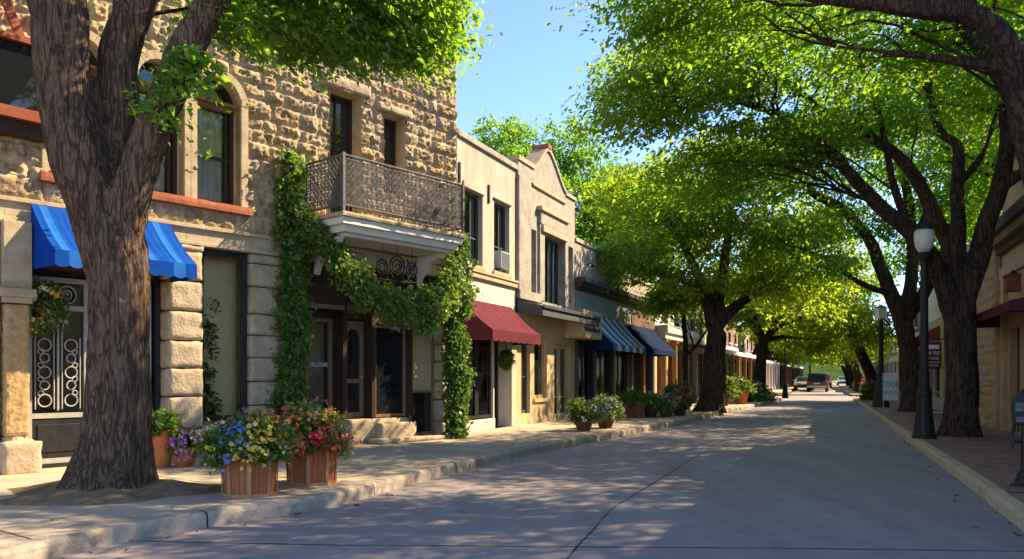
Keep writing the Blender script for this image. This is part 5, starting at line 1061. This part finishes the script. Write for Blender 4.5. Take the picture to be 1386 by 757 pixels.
def simple_tree(label, x, y, h, r, nleaf, leaf, seed, lean=(0, 0), group=RT, mat='leaf', base=.14, clear=.38, tr=.3, drop=0):
    R_ = random.Random(seed); lx, ly = lean; zc = h*clear
    nleaf = int(nleaf*.72)
    L_ = [([(x, y, base-.04), (x+lx*.15, y+ly*.15, zc*.4), (x+lx*.5, y+ly*.5, zc)], [tr*1.25, tr, tr*.8])]
    lb = [(x+lx, y+ly, h*.72, r*.7, r*.7, h*.16, 3)]
    for k in range(7):
        a = 2*PI*k/7+R_.random(); rr = r*R_.uniform(.5, .72); zz = h*R_.uniform(clear+.12-drop, .82); cx_, cy2 = x+lx+rr*math.cos(a), y+ly+rr*math.sin(a)
        L_.append(([(x+lx*.5, y+ly*.5, zc*.9), (x+lx*.6+(cx_-x-lx)*.4, y+ly*.6+(cy2-y-ly)*.4, (zc+zz)*.5), (cx_, cy2, zz)], [tr*.55, tr*.35, .04]))
        lb.append((cx_, cy2, zz, r*R_.uniform(.34, .5), r*R_.uniform(.34, .5), h*R_.uniform(.07, .12), R_.uniform(.8, 1.5)))
    lb.append((x+lx, y+ly, h*.88, r*.5, r*.5, h*.1, 1.5))
    return make_tree(label, (x, y, base), L_, lb, nleaf, leaf, per=26, cs=r*.19, n=12, twigs=40, seed=seed, group=group, mat=mat, step=.5)
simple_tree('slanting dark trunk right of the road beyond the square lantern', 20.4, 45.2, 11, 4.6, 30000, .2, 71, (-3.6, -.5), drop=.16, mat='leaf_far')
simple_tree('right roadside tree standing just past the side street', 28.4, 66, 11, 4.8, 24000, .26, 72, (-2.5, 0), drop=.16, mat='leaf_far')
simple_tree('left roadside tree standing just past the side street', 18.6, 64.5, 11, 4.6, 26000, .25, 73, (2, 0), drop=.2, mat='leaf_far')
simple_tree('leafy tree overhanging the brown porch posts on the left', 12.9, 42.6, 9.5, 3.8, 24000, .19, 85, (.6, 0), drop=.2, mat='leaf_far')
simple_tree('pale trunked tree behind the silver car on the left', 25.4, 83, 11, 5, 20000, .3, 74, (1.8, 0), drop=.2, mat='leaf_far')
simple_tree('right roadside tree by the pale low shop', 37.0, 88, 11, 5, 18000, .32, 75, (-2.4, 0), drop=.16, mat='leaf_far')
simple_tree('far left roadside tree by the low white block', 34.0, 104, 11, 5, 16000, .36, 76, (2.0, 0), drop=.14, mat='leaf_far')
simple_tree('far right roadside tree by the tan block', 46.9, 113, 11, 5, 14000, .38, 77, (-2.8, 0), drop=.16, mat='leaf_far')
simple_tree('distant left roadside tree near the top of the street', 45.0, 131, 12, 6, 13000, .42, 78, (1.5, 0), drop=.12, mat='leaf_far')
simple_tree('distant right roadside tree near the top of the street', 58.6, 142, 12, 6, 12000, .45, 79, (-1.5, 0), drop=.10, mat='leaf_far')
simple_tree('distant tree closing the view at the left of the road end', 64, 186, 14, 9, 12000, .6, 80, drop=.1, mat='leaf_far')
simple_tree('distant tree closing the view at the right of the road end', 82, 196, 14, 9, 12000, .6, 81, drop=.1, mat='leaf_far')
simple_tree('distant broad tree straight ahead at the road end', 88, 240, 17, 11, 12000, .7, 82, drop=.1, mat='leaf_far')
BG = 'trees behind the shops'
simple_tree('tall bright tree rising behind the stone gable', -.5, 40, 14.6, 3.4, 30000, .19, 90, group=BG, mat='leaf_bg', base=-.03, clear=.45)
simple_tree('tallest background tree rising behind the low corner shop', 3.2, 46, 16.4, 4.4, 38000, .21, 91, group=BG, mat='leaf_bg', base=-.03)
simple_tree('rounded background tree filling the gap beside the tallest one', 7.6, 50, 14.6, 4.8, 38000, .22, 92, group=BG, mat='leaf_bg', base=-.03, drop=.1)
simple_tree('small background tree directly behind the blank shop parapet', 2.2, 41.5, 9.6, 3.0, 24000, .19, 93, group=BG, mat='leaf_bg', base=-.03, drop=.16)
simple_tree('deep background tree behind the columned shop roof', 8.0, 58, 14, 5, 20000, .26, 94, group=BG, mat='leaf_bg', base=-.03, drop=.1)
simple_tree('tree behind the white gabled shop on the right', 23.5, 37, 13, 5.5, 30000, .2, 95, group=BG, mat='leaf_bg', base=-.03, drop=.1)
simple_tree('spreading tree behind the flat roof of the tan building, shaped to shade the road', 16.2, 19.2, 13.2, 5.8, 46000, .14, 97, (-2.4, .4), group=BG, mat='leaf', base=-.03, clear=.5)  # crown raised and thickened to break up the sun on the road
simple_tree('unseen tree added behind the near end of the tan building to shade the carriageway', 15.6, 12.4, 13.2, 5.8, 46000, .14, 98, (-1.6, .3), group=BG, mat='leaf', base=-.03, clear=.52)  # stands out of view, added only for its dappled shade on the road
simple_tree('tree added behind the cream shop with one dark window to dapple the road', 19.4, 26.6, 12.6, 5.0, 22000, .17, 99, (-1.8, 0), group=BG, mat='leaf', base=-.03, clear=.5)  # added so its crown breaks the hard-edged sun patch on the road
simple_tree('tall tree behind the dark brick shop on the right', 28.5, 47, 14, 6, 28000, .24, 96, group=BG, mat='leaf_bg', base=-.03, drop=.12)

# ================================================================== PLANTERS
COLS = {'purple': (.28, .08, .42), 'blue': (.16, .20, .58), 'pink': (.66, .17, .24), 'red': (.55, .04, .05), 'orange': (.68, .22, .04), 'white': (.72, .68, .58), 'yellow': (.66, .48, .08), 'lilac': (.52, .30, .60), 'peach': (.70, .40, .28), 'cream': (.68, .60, .40)}
def blossoms(parent, cc, nn, cols, size, per=9, spread=.05):
    V, Q, A = [], [], []
    for c, n_, col in zip(cc, nn, cols):
        base = np.array(COLS[col])
        for k in range(per):
            p = np.array(c)+rng.normal(size=3)*spread; d = norm((np.array(n_)+rng.normal(size=3)*.45)[None])[0]; u = np.cross(d, [0, .3, 1]); u /= np.linalg.norm(u)+1e-9; w = np.cross(d, u)
            s = size*rng.uniform(.7, 1.25); cv = np.clip(base*rng.uniform(.75, 1.2)+rng.normal(size=3)*.02, .01, .85)
            for q in range(5):
                a = 2*PI*q/5; a0, a1 = a-.55, a+.55; b = len(V)
                V += [p, p+(u*math.cos(a0)+w*math.sin(a0))*s*.35+d*s*.12, p+(u*math.cos(a)+w*math.sin(a))*s*.55+d*s*.16, p+(u*math.cos(a1)+w*math.sin(a1))*s*.35+d*s*.12]
                Q.append((b, b+1, b+2, b+3)); A += [(*cv*.8, 1), (*cv, 1), (*cv, 1), (*cv, 1)]
    return np_mesh('blossoms', np.array(V), np.array(Q), ['flower'], parent, [('col', 'FLOAT_COLOR', np.array(A))])
def bushy(parent, z, rx, ry, h, nl, leaf, ncl, palette, size=.05, per=9, trail=.0, upright=False):
    n = nl//14; u = norm(rng.normal(size=(n, 3))); u[:, 2] = np.abs(u[:, 2])*1.0-trail*rng.random(n); r = rng.uniform(.3, 1, n)**.5
    bump = np.array([1+.28*mnoise.noise(Vector(v*2.2)+Vector((parent.location.x*3, 0, 0))) for v in u])
    c = u*(r*bump)[:, None]*np.array([rx, ry, h])+np.array([0, 0, z])
    g = c[:, None]+rng.normal(size=(n, 14, 3))*leaf*.6
    leaves('foliage', g.reshape(-1, 3), np.repeat(u+np.array([0, 0, .8 if upright else .2]), 14, 0), np.clip(rng.random((n, 1))*.6+rng.random((n, 14))*.4, 0, 1).ravel(), leaf, parent, 'plantleaf', width=.3 if upright else .5, droop=-.5 if upright else .1, flat=.3)
    if ncl:
        v = norm(rng.normal(size=(ncl, 3))); v[:, 2] = np.abs(v[:, 2])-trail*rng.random(ncl)*.8
        bp = np.array([1+.28*mnoise.noise(Vector(q*2.2)+Vector((parent.location.x*3, 0, 0))) for q in v])
        cc = v*bp[:, None]*np.array([rx, ry, h])*1.0+np.array([0, 0, z]); ctr = norm(rng.normal(size=(len(palette)*3, 3))+np.array([0, 0, .5])); blossoms(parent, cc, v, [palette[int(np.argmax(ctr@q+rng.random(len(ctr))*.15)) % len(palette)] for q in v], size, per)
def stave_tub(label, loc, R, h, rot, rx, ry, fh, pal, seed):
    t = thing('flower_tub', label, 'planter', loc, rot, 'wooden flower tubs')
    mb = MB(); N = 8
    for k in range(N):
        a0, a1 = 2*PI*k/N, 2*PI*(k+1)/N; p0, p1 = Vector((math.cos(a0), math.sin(a0), 0))*R, Vector((math.cos(a1), math.sin(a1), 0))*R; e = (p1-p0)
        for s in range(4):
            q0, q1 = p0+e*(s/4+.008), p0+e*((s+1)/4-.008); i0, i1 = q0*.9, q1*.9; tp = 1.05
            b = [q0, q1, i1, i0]
            lo = [Vector((v.x*.97, v.y*.97, .03)) for v in b]; hi = [Vector((v.x*tp, v.y*tp, h)) for v in b]
            mb.face(lo[::-1], 'cedar'); mb.face(hi, 'cedar')
            for j in range(4): mb.face([lo[j], lo[(j+1) % 4], hi[(j+1) % 4], hi[j]], 'cedar')
    mb.build('tub', t)
    MB().lathe([(R*.98, 0), (R*1.03, .0), (R*1.03, .035), (R*.9, .035)], 'cedar_l', 8).build('base_ring', t)
    mb = MB()
    for k in range(N):
        a = 2*PI*k/N; c, s_ = math.cos(a), math.sin(a); mb.extrude([(R*.99*c-.02*s_, R*.99*s_+.02*c, .035), (R*1.03*c-.02*s_, R*1.03*s_+.02*c, .035), (R*1.03*c+.02*s_, R*1.03*s_-.02*c, .035), (R*.99*c+.02*s_, R*.99*s_-.02*c, .035)], (R*.05*c, R*.05*s_, h-.04), 'cedar_l')
    mb.build('corner_batten', t)
    MB().lathe([(R*.9, h-.06), (R*.5, h-.04)], 'soil', 8).build('soil', t)
    bushy(t, h+.05, rx, ry, fh, 10500, .065, 96, pal, .048, 10, .28)
    return t
stave_tub('wooden stave tub of mixed flowers nearest the kerb, the front one of two', (-2.80, 8.68, .14), .275, .42, .28, .46, .42, .40, ['blue', 'orange', 'cream', 'yellow', 'orange', 'red', 'yellow', 'cream', 'pink', 'peach', 'white', 'orange'], 1)
stave_tub('wooden stave tub of mixed flowers standing behind and right of its twin', (-2.37, 9.62, .14), .28, .42, .1, .44, .42, .44, ['yellow', 'red', 'white', 'pink', 'yellow', 'orange', 'cream', 'peach', 'red', 'cream'], 2)
def pot(label, loc, prof, mat, foli, name='potted_plant', group='terracotta pots', sc_=1):
    t = thing(name, label, 'potted plant', loc, rnd.random(), group)
    MB().lathe(prof, mat, 26).build('pot', t, smooth=False, bevel=.004); rim = max(z for r, z in prof); R = max(r for r, z in prof if z > rim*.8)
    MB().lathe([(R*.86, rim-.05), (R*.3, rim-.03)], 'soil', 16).build('soil', t); foli(t, rim); return t
tallp = [(.095, 0), (.10, .01), (.135, .40), (.138, .44), (.155, .445), (.16, .52), (.145, .525), (.13, .46)]
bowl = [(.10, 0), (.155, .09), (.185, .19), (.19, .23), (.20, .235), (.20, .27), (.175, .27), (.16, .2)]
bowl2 = [(.15, 0), (.155, .01), (.235, .27), (.25, .275), (.262, .36), (.24, .36), (.22, .28)]
pot('tall orange terracotta pot of dense green leaves beside the big trunk', (-4.87, 11.34, .14), tallp, 'terracotta', lambda t, z: bushy(t, z-.02, .24, .22, .30, 2600, .06, 0, [], trail=.2))
pot('low terracotta bowl with purple flowers beside the tall orange pot', (-4.60, 11.42, .14), bowl, 'terracotta', lambda t, z: bushy(t, z-.02, .24, .22, .28, 2200, .055, 46, ['purple', 'lilac', 'pink', 'peach', 'purple'], .05, 10, .4))
pot('terracotta bowl of green plants with pale flowers nearest the kerb in the far row', (1.68, 19.0, .14), bowl2, 'terra_d', lambda t, z: bushy(t, z-.03, .40, .38, .36, 2600, .11, 24, ['white', 'yellow', 'cream'], .05, 9, .2, True))
pot('terracotta bowl of spiky white flowers right behind the front green bowl', (2.30, 20.0, .14), bowl2, 'terra_d', lambda t, z: bushy(t, z-.03, .38, .36, .42, 2600, .11, 70, ['white', 'white', 'lilac'], .05, 12, .2, True))
t = thing('trough_planter', 'long dark rectangular trough of green plants in front of the teal shop', 'planter', (3.68, 24.9, .14), A2-1.2, 'terracotta pots')
MB().extrude([(-.36, -.18, 0), (.36, -.18, 0), (.36, .18, 0), (-.36, .18, 0)], (0, 0, .42), 'terra_d').box(-.40, .40, -.22, .22, .42, .48, 'terra_d').build('trough', t, bevel=.01)
bushy(t, .46, .38, .24, .32, 2400, .12, 10, ['red', 'white'], .05, 8, .1, True)
pot('dark glazed pot of upright leaves between the trough and the mixed pot', (4.30, 25.2, .14), bowl2, 'darkpot', lambda t, z: bushy(t, z-.03, .36, .34, .42, 2200, .13, 6, ['white'], .05, 8, .1, True))
pot('small red brown pot with pale flowers in the middle of the pot row', (4.84, 25.5, .14), bowl2, 'terra_d', lambda t, z: bushy(t, z-.03, .30, .30, .36, 1400, .11, 44, ['white', 'lilac', 'peach'], .05, 10, .2, True))
pot('dark pot topped with salmon flowers at the far end of the pot row', (5.45, 26.4, .14), [(r*1.1, z*1.35) for r, z in bowl2], 'darkpot', lambda t, z: bushy(t, z-.03, .46, .42, .55, 2600, .14, 60, ['peach', 'red', 'pink', 'peach'], .06, 12, .1, True))
pot('dark pot of yellow green plants just past the leaning tree', (9.2, 35.4, .14), [(r*1.3, z*1.6) for r, z in bowl2], 'darkpot', lambda t, z: bushy(t, z-.03, .55, .5, .8, 1800, .18, 24, ['white', 'yellow', 'cream'], .08, 8, .1))
pot('orange brown pot of bronze plants near the brown porch posts', (10.6, 37.6, .14), [(r*1.5, z*1.8) for r, z in bowl2], 'terracotta', lambda t, z: bushy(t, z-.03, .5, .5, .5, 1200, .18, 40, ['peach', 'orange', 'cream'], .08, 8, .1))
# greenery along the kerb near the side street, hedge-like flowering shrubs far right
for x, y, r, h, lab, pal in ((13.2, 43.5, .9, .7, 'low green shrub at the left corner of the side street', ['cream']), (12.0, 41.0, .7, 1.1, 'taller loose shrub beside the brown porch posts', ['cream', 'yellow']), (19.5, 44.0, .6, .9, 'round dark shrub on the right kerb near the corner', ['pink'])):
    t = thing('shrub', lab, 'shrub', (x, y, .14), 0, 'kerbside shrubs'); bushy(t, .05, r, r*.8, h, 2200, .14, 26, pal, .09, 8, .1)
    mb = MB()
    for k in range(6): mb.tube([(0, 0, 0), (.15*math.cos(k), .15*math.sin(k), h*.3), (.35*r*math.cos(k), .35*r*math.sin(k), h*.75)], [.02, .015, .006], 'stem', 5)
    mb.build('stem', t)
for k, (x, y, lab) in enumerate(((21.0, 47.4, 'pink flowering shrub at the right corner of the side street'), (26.5, 60.6, 'pink flowering shrub on the right just past the side street'), (30.6, 71.5, 'pink flowering shrub farthest up the right kerb'))):
    t = thing('flowering_shrub', lab, 'shrub', (x, y, .14), 0, 'pink kerbside shrubs'); bushy(t, .1, .55, .55, 1.15, 1500, .15, 70, ['pink', 'lilac', 'peach', 'pink'], .13, 8, .1)
    MB().tube([(0, 0, 0), (.05, 0, .6), (0, .05, 1.2)], [.04, .03, .01], 'stem', 6).build('stem', t)
# hanging greenery
t = thing('hanging_basket', 'spray of greenery with yellow flowers hung on the iron gate', 'hanging plant', fpos(O1, A1, -8.12, -.02, 2.05), A1)
n = 150; c = np.stack([rng.normal(size=n)*.11, -np.abs(rng.normal(size=n))*.08, rng.uniform(-.05, .62, n)], 1); c[:, 0] += .12*np.sin(c[:, 2]*5)
g = c[:, None]+rng.normal(size=(n, 14, 3))*.035; leaves('foliage', g.reshape(-1, 3), np.tile(np.array([[0, -1., -.3]]), (n*14, 1)), rng.random(n*14), .055, t, 'plantleaf', width=.5, droop=.8, flat=.2)
pk_ = rng.permutation(n)[:26]; blossoms(t, c[pk_]+np.array([0, -.05, 0]), np.tile([0, -1., .2], (26, 1)), [('yellow', 'cream', 'yellow', 'yellow', 'orange')[k % 5] for k in range(26)], .05, 7, .03)
MB().tube([(0, .05, .75), (0, -.02, .68), (0, -.03, .3)], .01, 'stem', 5).build('hook', t)
t = thing('hanging_basket', 'round green plant hung inside the maroon awning shop doorway', 'hanging plant', fpos(O2, A2, 2.45, -.12, 1.82), A2)
n = 90; u = norm(rng.normal(size=(n, 3))); c = u*np.array([.17, .15, .20]); g = c[:, None]+rng.normal(size=(n, 14, 3))*.035
leaves('foliage', g.reshape(-1, 3), np.repeat(u, 14, 0), rng.random(n*14), .065, t, 'plantleaf', width=.5, droop=.8, flat=.2); MB().tube([(0, 0, .1), (0, 0, .55)], .006, 'iron', 5).build('chain', t); MB().lathe([(.06, -.14), (.13, -.02), (.13, 0)], 'darkpot', 14).build('basket', t)

# ================================================================== STREET FURNITURE
t = thing('street_lamp', 'tall black lamp post with white acorn globe beside the thick forked tree', 'street lamp', (8.42, 16.6, .14), 0, 'street lamps')
MB().lathe([(.235, 0), (.235, .05), (.22, .07), (.20, .12), (.165, .45), (.13, .82), (.135, .86), (.15, .88), (.15, .95), (.12, .98), (.10, 1.06)], 'iron', 16).build('base', t)
MB().lathe([(.10, 1.06), (.095, 1.3), (.105, 1.32), (.105, 1.36), (.085, 1.38), (.07, 3.62), (.10, 3.66), (.12, 3.74), (.10, 3.80)], 'iron', 14).build('pole', t)
MB().lathe([(.10, 3.80), (.17, 3.92), (.195, 4.06), (.19, 4.2), (.15, 4.3)], 'lampglass', 20).build('globe', t, smooth=True)
MB().lathe([(.20, 4.26), (.19, 4.30), (.09, 4.46), (.05, 4.56), (.03, 4.58), (.035, 4.63), (.006, 4.72)], 'iron', 16).build('cap', t)
t = thing('street_lamp', 'black lamp post with square pale lantern farther along the right pavement', 'street lamp', (15.35, 33.8, .14), 0, 'street lamps')
MB().lathe([(.34, 0), (.33, .1), (.26, .5), (.17, 1.3), (.19, 1.36), (.13, 1.5)], 'iron', 14).build('base', t); MB().lathe([(.11, 1.5), (.08, 3.6), (.12, 3.66)], 'iron', 12).build('pole', t)
MB().extrude([(-.17, -.17, 3.68), (.17, -.17, 3.68), (.17, .17, 3.68), (-.17, .17, 3.68)], (0, 0, .44), 'lampglass').build('globe', t, bevel=.02); MB().lathe([(.30, 4.12), (.05, 4.24)], 'iron', 4, rot=PI/4).build('cap', t)
t = thing('street_lamp', 'distant lamp post with white lantern on the left before the side street', 'street lamp', (15.9, 47.3, .14), 0, 'street lamps')
MB().lathe([(.2, 0), (.12, .8), (.07, .9), (.06, 3.6)], 'iron', 10).build('pole', t); MB().lathe([(.1, 3.6), (.2, 3.8), (.17, 4.15)], 'lampglass', 12).build('globe', t); MB().lathe([(.2, 4.15), (.02, 4.35)], 'iron', 10).build('cap', t)
t = thing('parking_meter', 'dark parking meter on a flanged post at the right kerb', 'parking meter', (5.90, 9.36, .14), -.5)
MB().lathe([(.14, 0), (.14, .02), (.10, .04), (.09, .09), (.075, .11), (.07, .16), (.042, .18), (.036, .3), (.034, 1.12)], 'iron', 18).build('post', t, bevel=.004)
mb = MB()
prof = [(-.115, .70), (-.12, .80), (-.13, .92), (-.12, 1.0), (-.07, 1.06), (.0, 1.07), (.07, 1.06), (.10, 1.0), (.10, .92), (.09, .80), (.08, .70)]
mb.extrude([(x, -.06, z) for x, z in prof], (0, .12, 0), 'iron'); mb.build('housing', t, bevel=.02)
MB().box(-.09, -.01, -.066, -.06, .86, .96, 'rail').box(-.08, .0, -.068, -.06, .74, .80, 'rail').build('display', t); MB().box(-.13, -.10, -.05, .05, .42, .60, 'iron').tube([(-.115, 0, .60), (-.1, 0, .70)], .02, 'iron', 8).tube([(0, 0, .5), (-.11, 0, .52)], .016, 'iron', 8).build('coin_box', t)
t = thing('hanging_sign', 'maroon hanging sign with white panel and pale lettering behind the lamp post', 'sign', (14.28, 27.6, 2.1), -.25)
MB().box(-.27, .27, -.03, .03, -.44, .46, 'sign_m').build('board', t, bevel=.01); MB().box(-.20, .20, -.036, -.03, .24, .38, 'sign_w').box(-.22, .22, -.034, -.03, -.22, -.20, 'sign_w').build('panel', t)
text('lettering', "BA'IRE", .17, t, (0, -.034, .10), (PI/2, 0, 0), 'sign_w', .003); text('lettering', 'H·NGE', .13, t, (0, -.034, -.08), (PI/2, 0, 0), 'sign_w', .003); text('lettering', 'DUILDS', .10, t, (0, -.034, -.32), (PI/2, 0, 0), 'sign_w', .003)
MB().tube([(-.3, 0, .56), (.75, 0, .56)], .02, 'iron', 6).tube([(-.2, 0, .46), (-.2, 0, .56)], .01, 'iron', 5).tube([(.2, 0, .46), (.2, 0, .56)], .01, 'iron', 5).build('bracket', t)
t = thing('sandwich_board', 'white pavement sign with blue writing beside the stout leaning tree', 'sign', (15.38, 33.0, .14), -.43)
mb = MB()
mb.extrude([(-.30, -.30, .30), (.30, -.30, .30), (.30, -.08, 1.42), (-.30, -.08, 1.42)], (0, .03, 0), 'board_w'); mb.extrude([(-.30, .30, .30), (.30, .30, .30), (.30, .08, 1.42), (-.30, .08, 1.42)], (0, -.03, 0), 'board_w'); mb.build('panel', t)
mb = MB()
for sx in (-.27, .27):
    for sy in (-1, 1): mb.tube([(sx, sy*.36, 0), (sx, sy*.07, 1.44)], .02, 'whiteiron', 6)
mb.build('frame', t)
text('lettering', 'COOD', .30, t, (0, -.19, .95), (PI/2-.19, PI/2*0, 0), 'sign_b', .003, sx=.72); text('lettering', 'BUNS', .22, t, (0, -.245, .62), (PI/2-.19, 0, 0), 'sign_b', .003, sx=.8)
t = thing('wire_chair', 'white wire garden chair with looped back between lamp post and trunk', 'chair', (9.62, 18.4, .14), -.3)
mb = MB(); mb.ring((0, 0, .45), .20, .012, 'whiteiron', (1, 0, 0), (0, 1, 0), 20, 6)
for k in range(-4, 5): w = math.sqrt(max(0, .2**2-(k*.045)**2)); mb.tube([(k*.045, -w, .45), (k*.045, w, .45)], .005, 'whiteiron', 4); mb.tube([(-w, k*.045, .452), (w, k*.045, .452)], .005, 'whiteiron', 4)
mb.build('seat', t)
for sx, sy in ((-1, -1), (1, -1), (-1, 1), (1, 1)): MB().tube([(.15*sx, .15*sy, .45), (.20*sx, .2*sy, .0)], .010, 'whiteiron', 6).build('leg', t)
mb = MB(); arc = [(-.20, .12+.05*math.sin(a), .45+.5*math.sin(a)) for a in (0,)]
mb.tube([(.21*math.cos(a), .12+.08*math.sin(a), .45+.48*math.sin(a)) for a in np.linspace(0, PI, 16)], .012, 'whiteiron', 6); mb.tube([(.12*math.cos(a), .12+.06*math.sin(a), .45+.34*math.sin(a)) for a in np.linspace(0, PI, 14)], .008, 'whiteiron', 6); mb.ring((0, .18, .62), .07, .007, 'whiteiron', (1, 0, 0), (0, .17, .98), 14, 5)
mb.build('backrest', t)
# ================================================================== CARS
T['carblack'] = M('dark car paint', (.03, .022, .02), rough=.25, spec=.7); T['carsilver'] = M('silver car paint', (.42, .46, .50), rough=.25, spec=.7, metal=.3); T['carblue'] = M('blue car paint', (.06, .10, .22), rough=.25, spec=.7); T['carred'] = M('dark red car paint', (.22, .03, .03), rough=.25, spec=.7)
T['carglass'] = M('car glass', (.02, .03, .04), rough=.03, spec=.9); T['tail'] = M('red lamp lens', (.35, .02, .02), rough=.2); T['headlamp'] = M('clear lamp lens', (.7, .7, .7), rough=.1); T['chrome'] = M('bumper chrome', (.5, .45, .36), rough=.3, metal=.7)
def car(label, kind, paint, loc, rz):
    """front of the car towards local -y"""
    t = thing('parked_car', label, 'car', loc, rz, 'cars in the street'); W = .88
    if kind == 'suv': low = [(-2.3, .35), (-2.3, .78), (-2.15, .98), (-1.0, 1.05), (2.25, 1.05), (2.32, .9), (2.32, .35)]; cab = [(-1.05, 1.05), (-.35, 1.68), (2.0, 1.70), (2.25, 1.05)]
    else: low = [(-2.25, .30), (-2.25, .62), (-2.0, .80), (-.95, .92), (1.6, .95), (2.2, .88), (2.28, .65), (2.25, .30)]; cab = [(-1.05, .92), (-.25, 1.40), (1.0, 1.42), (1.75, .95)]
    mb = MB(); mb.extrude([(-W, y, z) for y, z in low], (2*W, 0, 0), paint); mb.build('body', t, bevel=.07, seg=3)
    wi = W-.14
    mb = MB(); b0 = [(s*W*.95, y, z) for s in (-1, 1) for y, z in ()]
    (ya, za), (yb, zb), (yc, zc), (yd, zd) = cab
    mb.v = [(-W*.94, ya, za-.05), (W*.94, ya, za-.05), (W*.94, yd, zd-.05), (-W*.94, yd, zd-.05), (-wi, yb, zb), (wi, yb, zb), (wi, yc, zc), (-wi, yc, zc)]
    for q in ((4, 5, 6, 7), (0, 1, 5, 4), (1, 2, 6, 5), (2, 3, 7, 6), (3, 0, 4, 7)): mb.f.append(list(q)); mb.m.append(mb.mi(paint))
    mb.build('cabin', t, bevel=.05, seg=2)
    def glass(name, q, shrink, outv):
        c = sum((Vector(p) for p in q), Vector())/4; o = Vector(outv)*.012; MB().extrude([c+(Vector(p)-c)*shrink+o for p in q], Vector(outv)*.006, 'carglass').build(name, t)
    v = mb.v; glass('windscreen', [v[0], v[1], v[5], v[4]], .84, (0, -.8, .6)); glass('rear_window', [v[2], v[3], v[7], v[6]], .80, (0, .9, .4)); glass('side_window', [v[1], v[2], v[6], v[5]], .82, (.97, 0, .2)); glass('side_window', [v[3], v[0], v[4], v[7]], .82, (-.97, 0, .2))
    r = .36 if kind == 'suv' else .32
    for sx in (-1, 1):
        for y in (-1.4, 1.42):
            w = MB(); w.tube([(sx*(W-.18), y, r), (sx*(W+.02), y, r)], r, 'rubber', 22); wo_ = w.build('wheel', t, bevel=.02)
            m2 = MB(); m2.tube([(sx*(W-.05), y, r), (sx*(W+.03), y, r)], r*.6, 'rim', 14); m2.build('rim', wo_)
    zl = .78 if kind == 'suv' else .68
    for sx in (-1, 1):
        MB().box(sx*.66-.17, sx*.66+.17, -2.33, -2.2, zl-.09, zl+.07, 'headlamp').build('headlight', t, bevel=.02); MB().box(sx*.74-.10, sx*.74+.10, 2.22, 2.345, zl-.05, zl+.22, 'tail').build('tail_light', t, bevel=.02)
        MB().box(sx*(W+.03)-.1, sx*(W+.03)+.1, -.85, -.72, 1.0, 1.12, paint).build('mirror', t, bevel=.02)
    MB().box(-W*.96, W*.96, -2.38, -2.2, .36, .54, 'black').build('bumper', t, bevel=.03); MB().box(-W*.96, W*.96, 2.22, 2.42, .40, .60, 'chrome' if kind == 'suv' else paint).build('bumper', t, bevel=.03)
    MB().box(-.26, .26, 2.34 if kind == 'suv' else 2.29, 2.36 if kind == 'suv' else 2.31, .72, .84, 'board_w').build('number_plate', t); MB().box(-.5, .5, -2.34, -2.3, .5, .66, 'black').build('grille', t)
    return t
hd = math.atan2(.39, .92)
car('dark boxy car seen from behind in the left lane before the others', 'suv', 'carblack', (28.6, 76.0, 0), PI-hd)
car('silver rounded car parked at the left kerb facing the viewer', 'sedan', 'carsilver', (29.3, 81.5, 0), -hd)
car('blue car just ahead of the dark boxy car', 'sedan', 'carblue', (33.3, 88.0, 0), -hd)
car('red car farther up the street behind the blue one', 'suv', 'carred', (34.8, 88, 0), -hd) if False else None
car('dark red car farthest up the left lane', 'suv', 'carred', (37.4, 97.5, 0), -hd)
car('small pale car distant at the right of the road', 'sedan', 'carsilver', (52.2, 128, 0), -hd)

# fallen leaves in the gutters
pts = []
for k in range(170):
    L_ = sKL if k % 3 else sKR; y = 5+rnd.random()**1.6*26; x = line_at(L_, y); d = rnd.random()**2*.4+.03
    pts.append((x+d if k % 3 else x-d, y, .008) if rnd.random() < .75 else (x-.25-d*2 if k % 3 else x+.25+d*2, y, .152))
lo = leaves('leaf_litter', np.array(pts), rng.normal(size=(len(pts), 3))*np.array([1, 1, .05]), rng.random(len(pts)), .055, None, 'litter', droop=0, flat=.97); lo['kind'] = 'stuff'
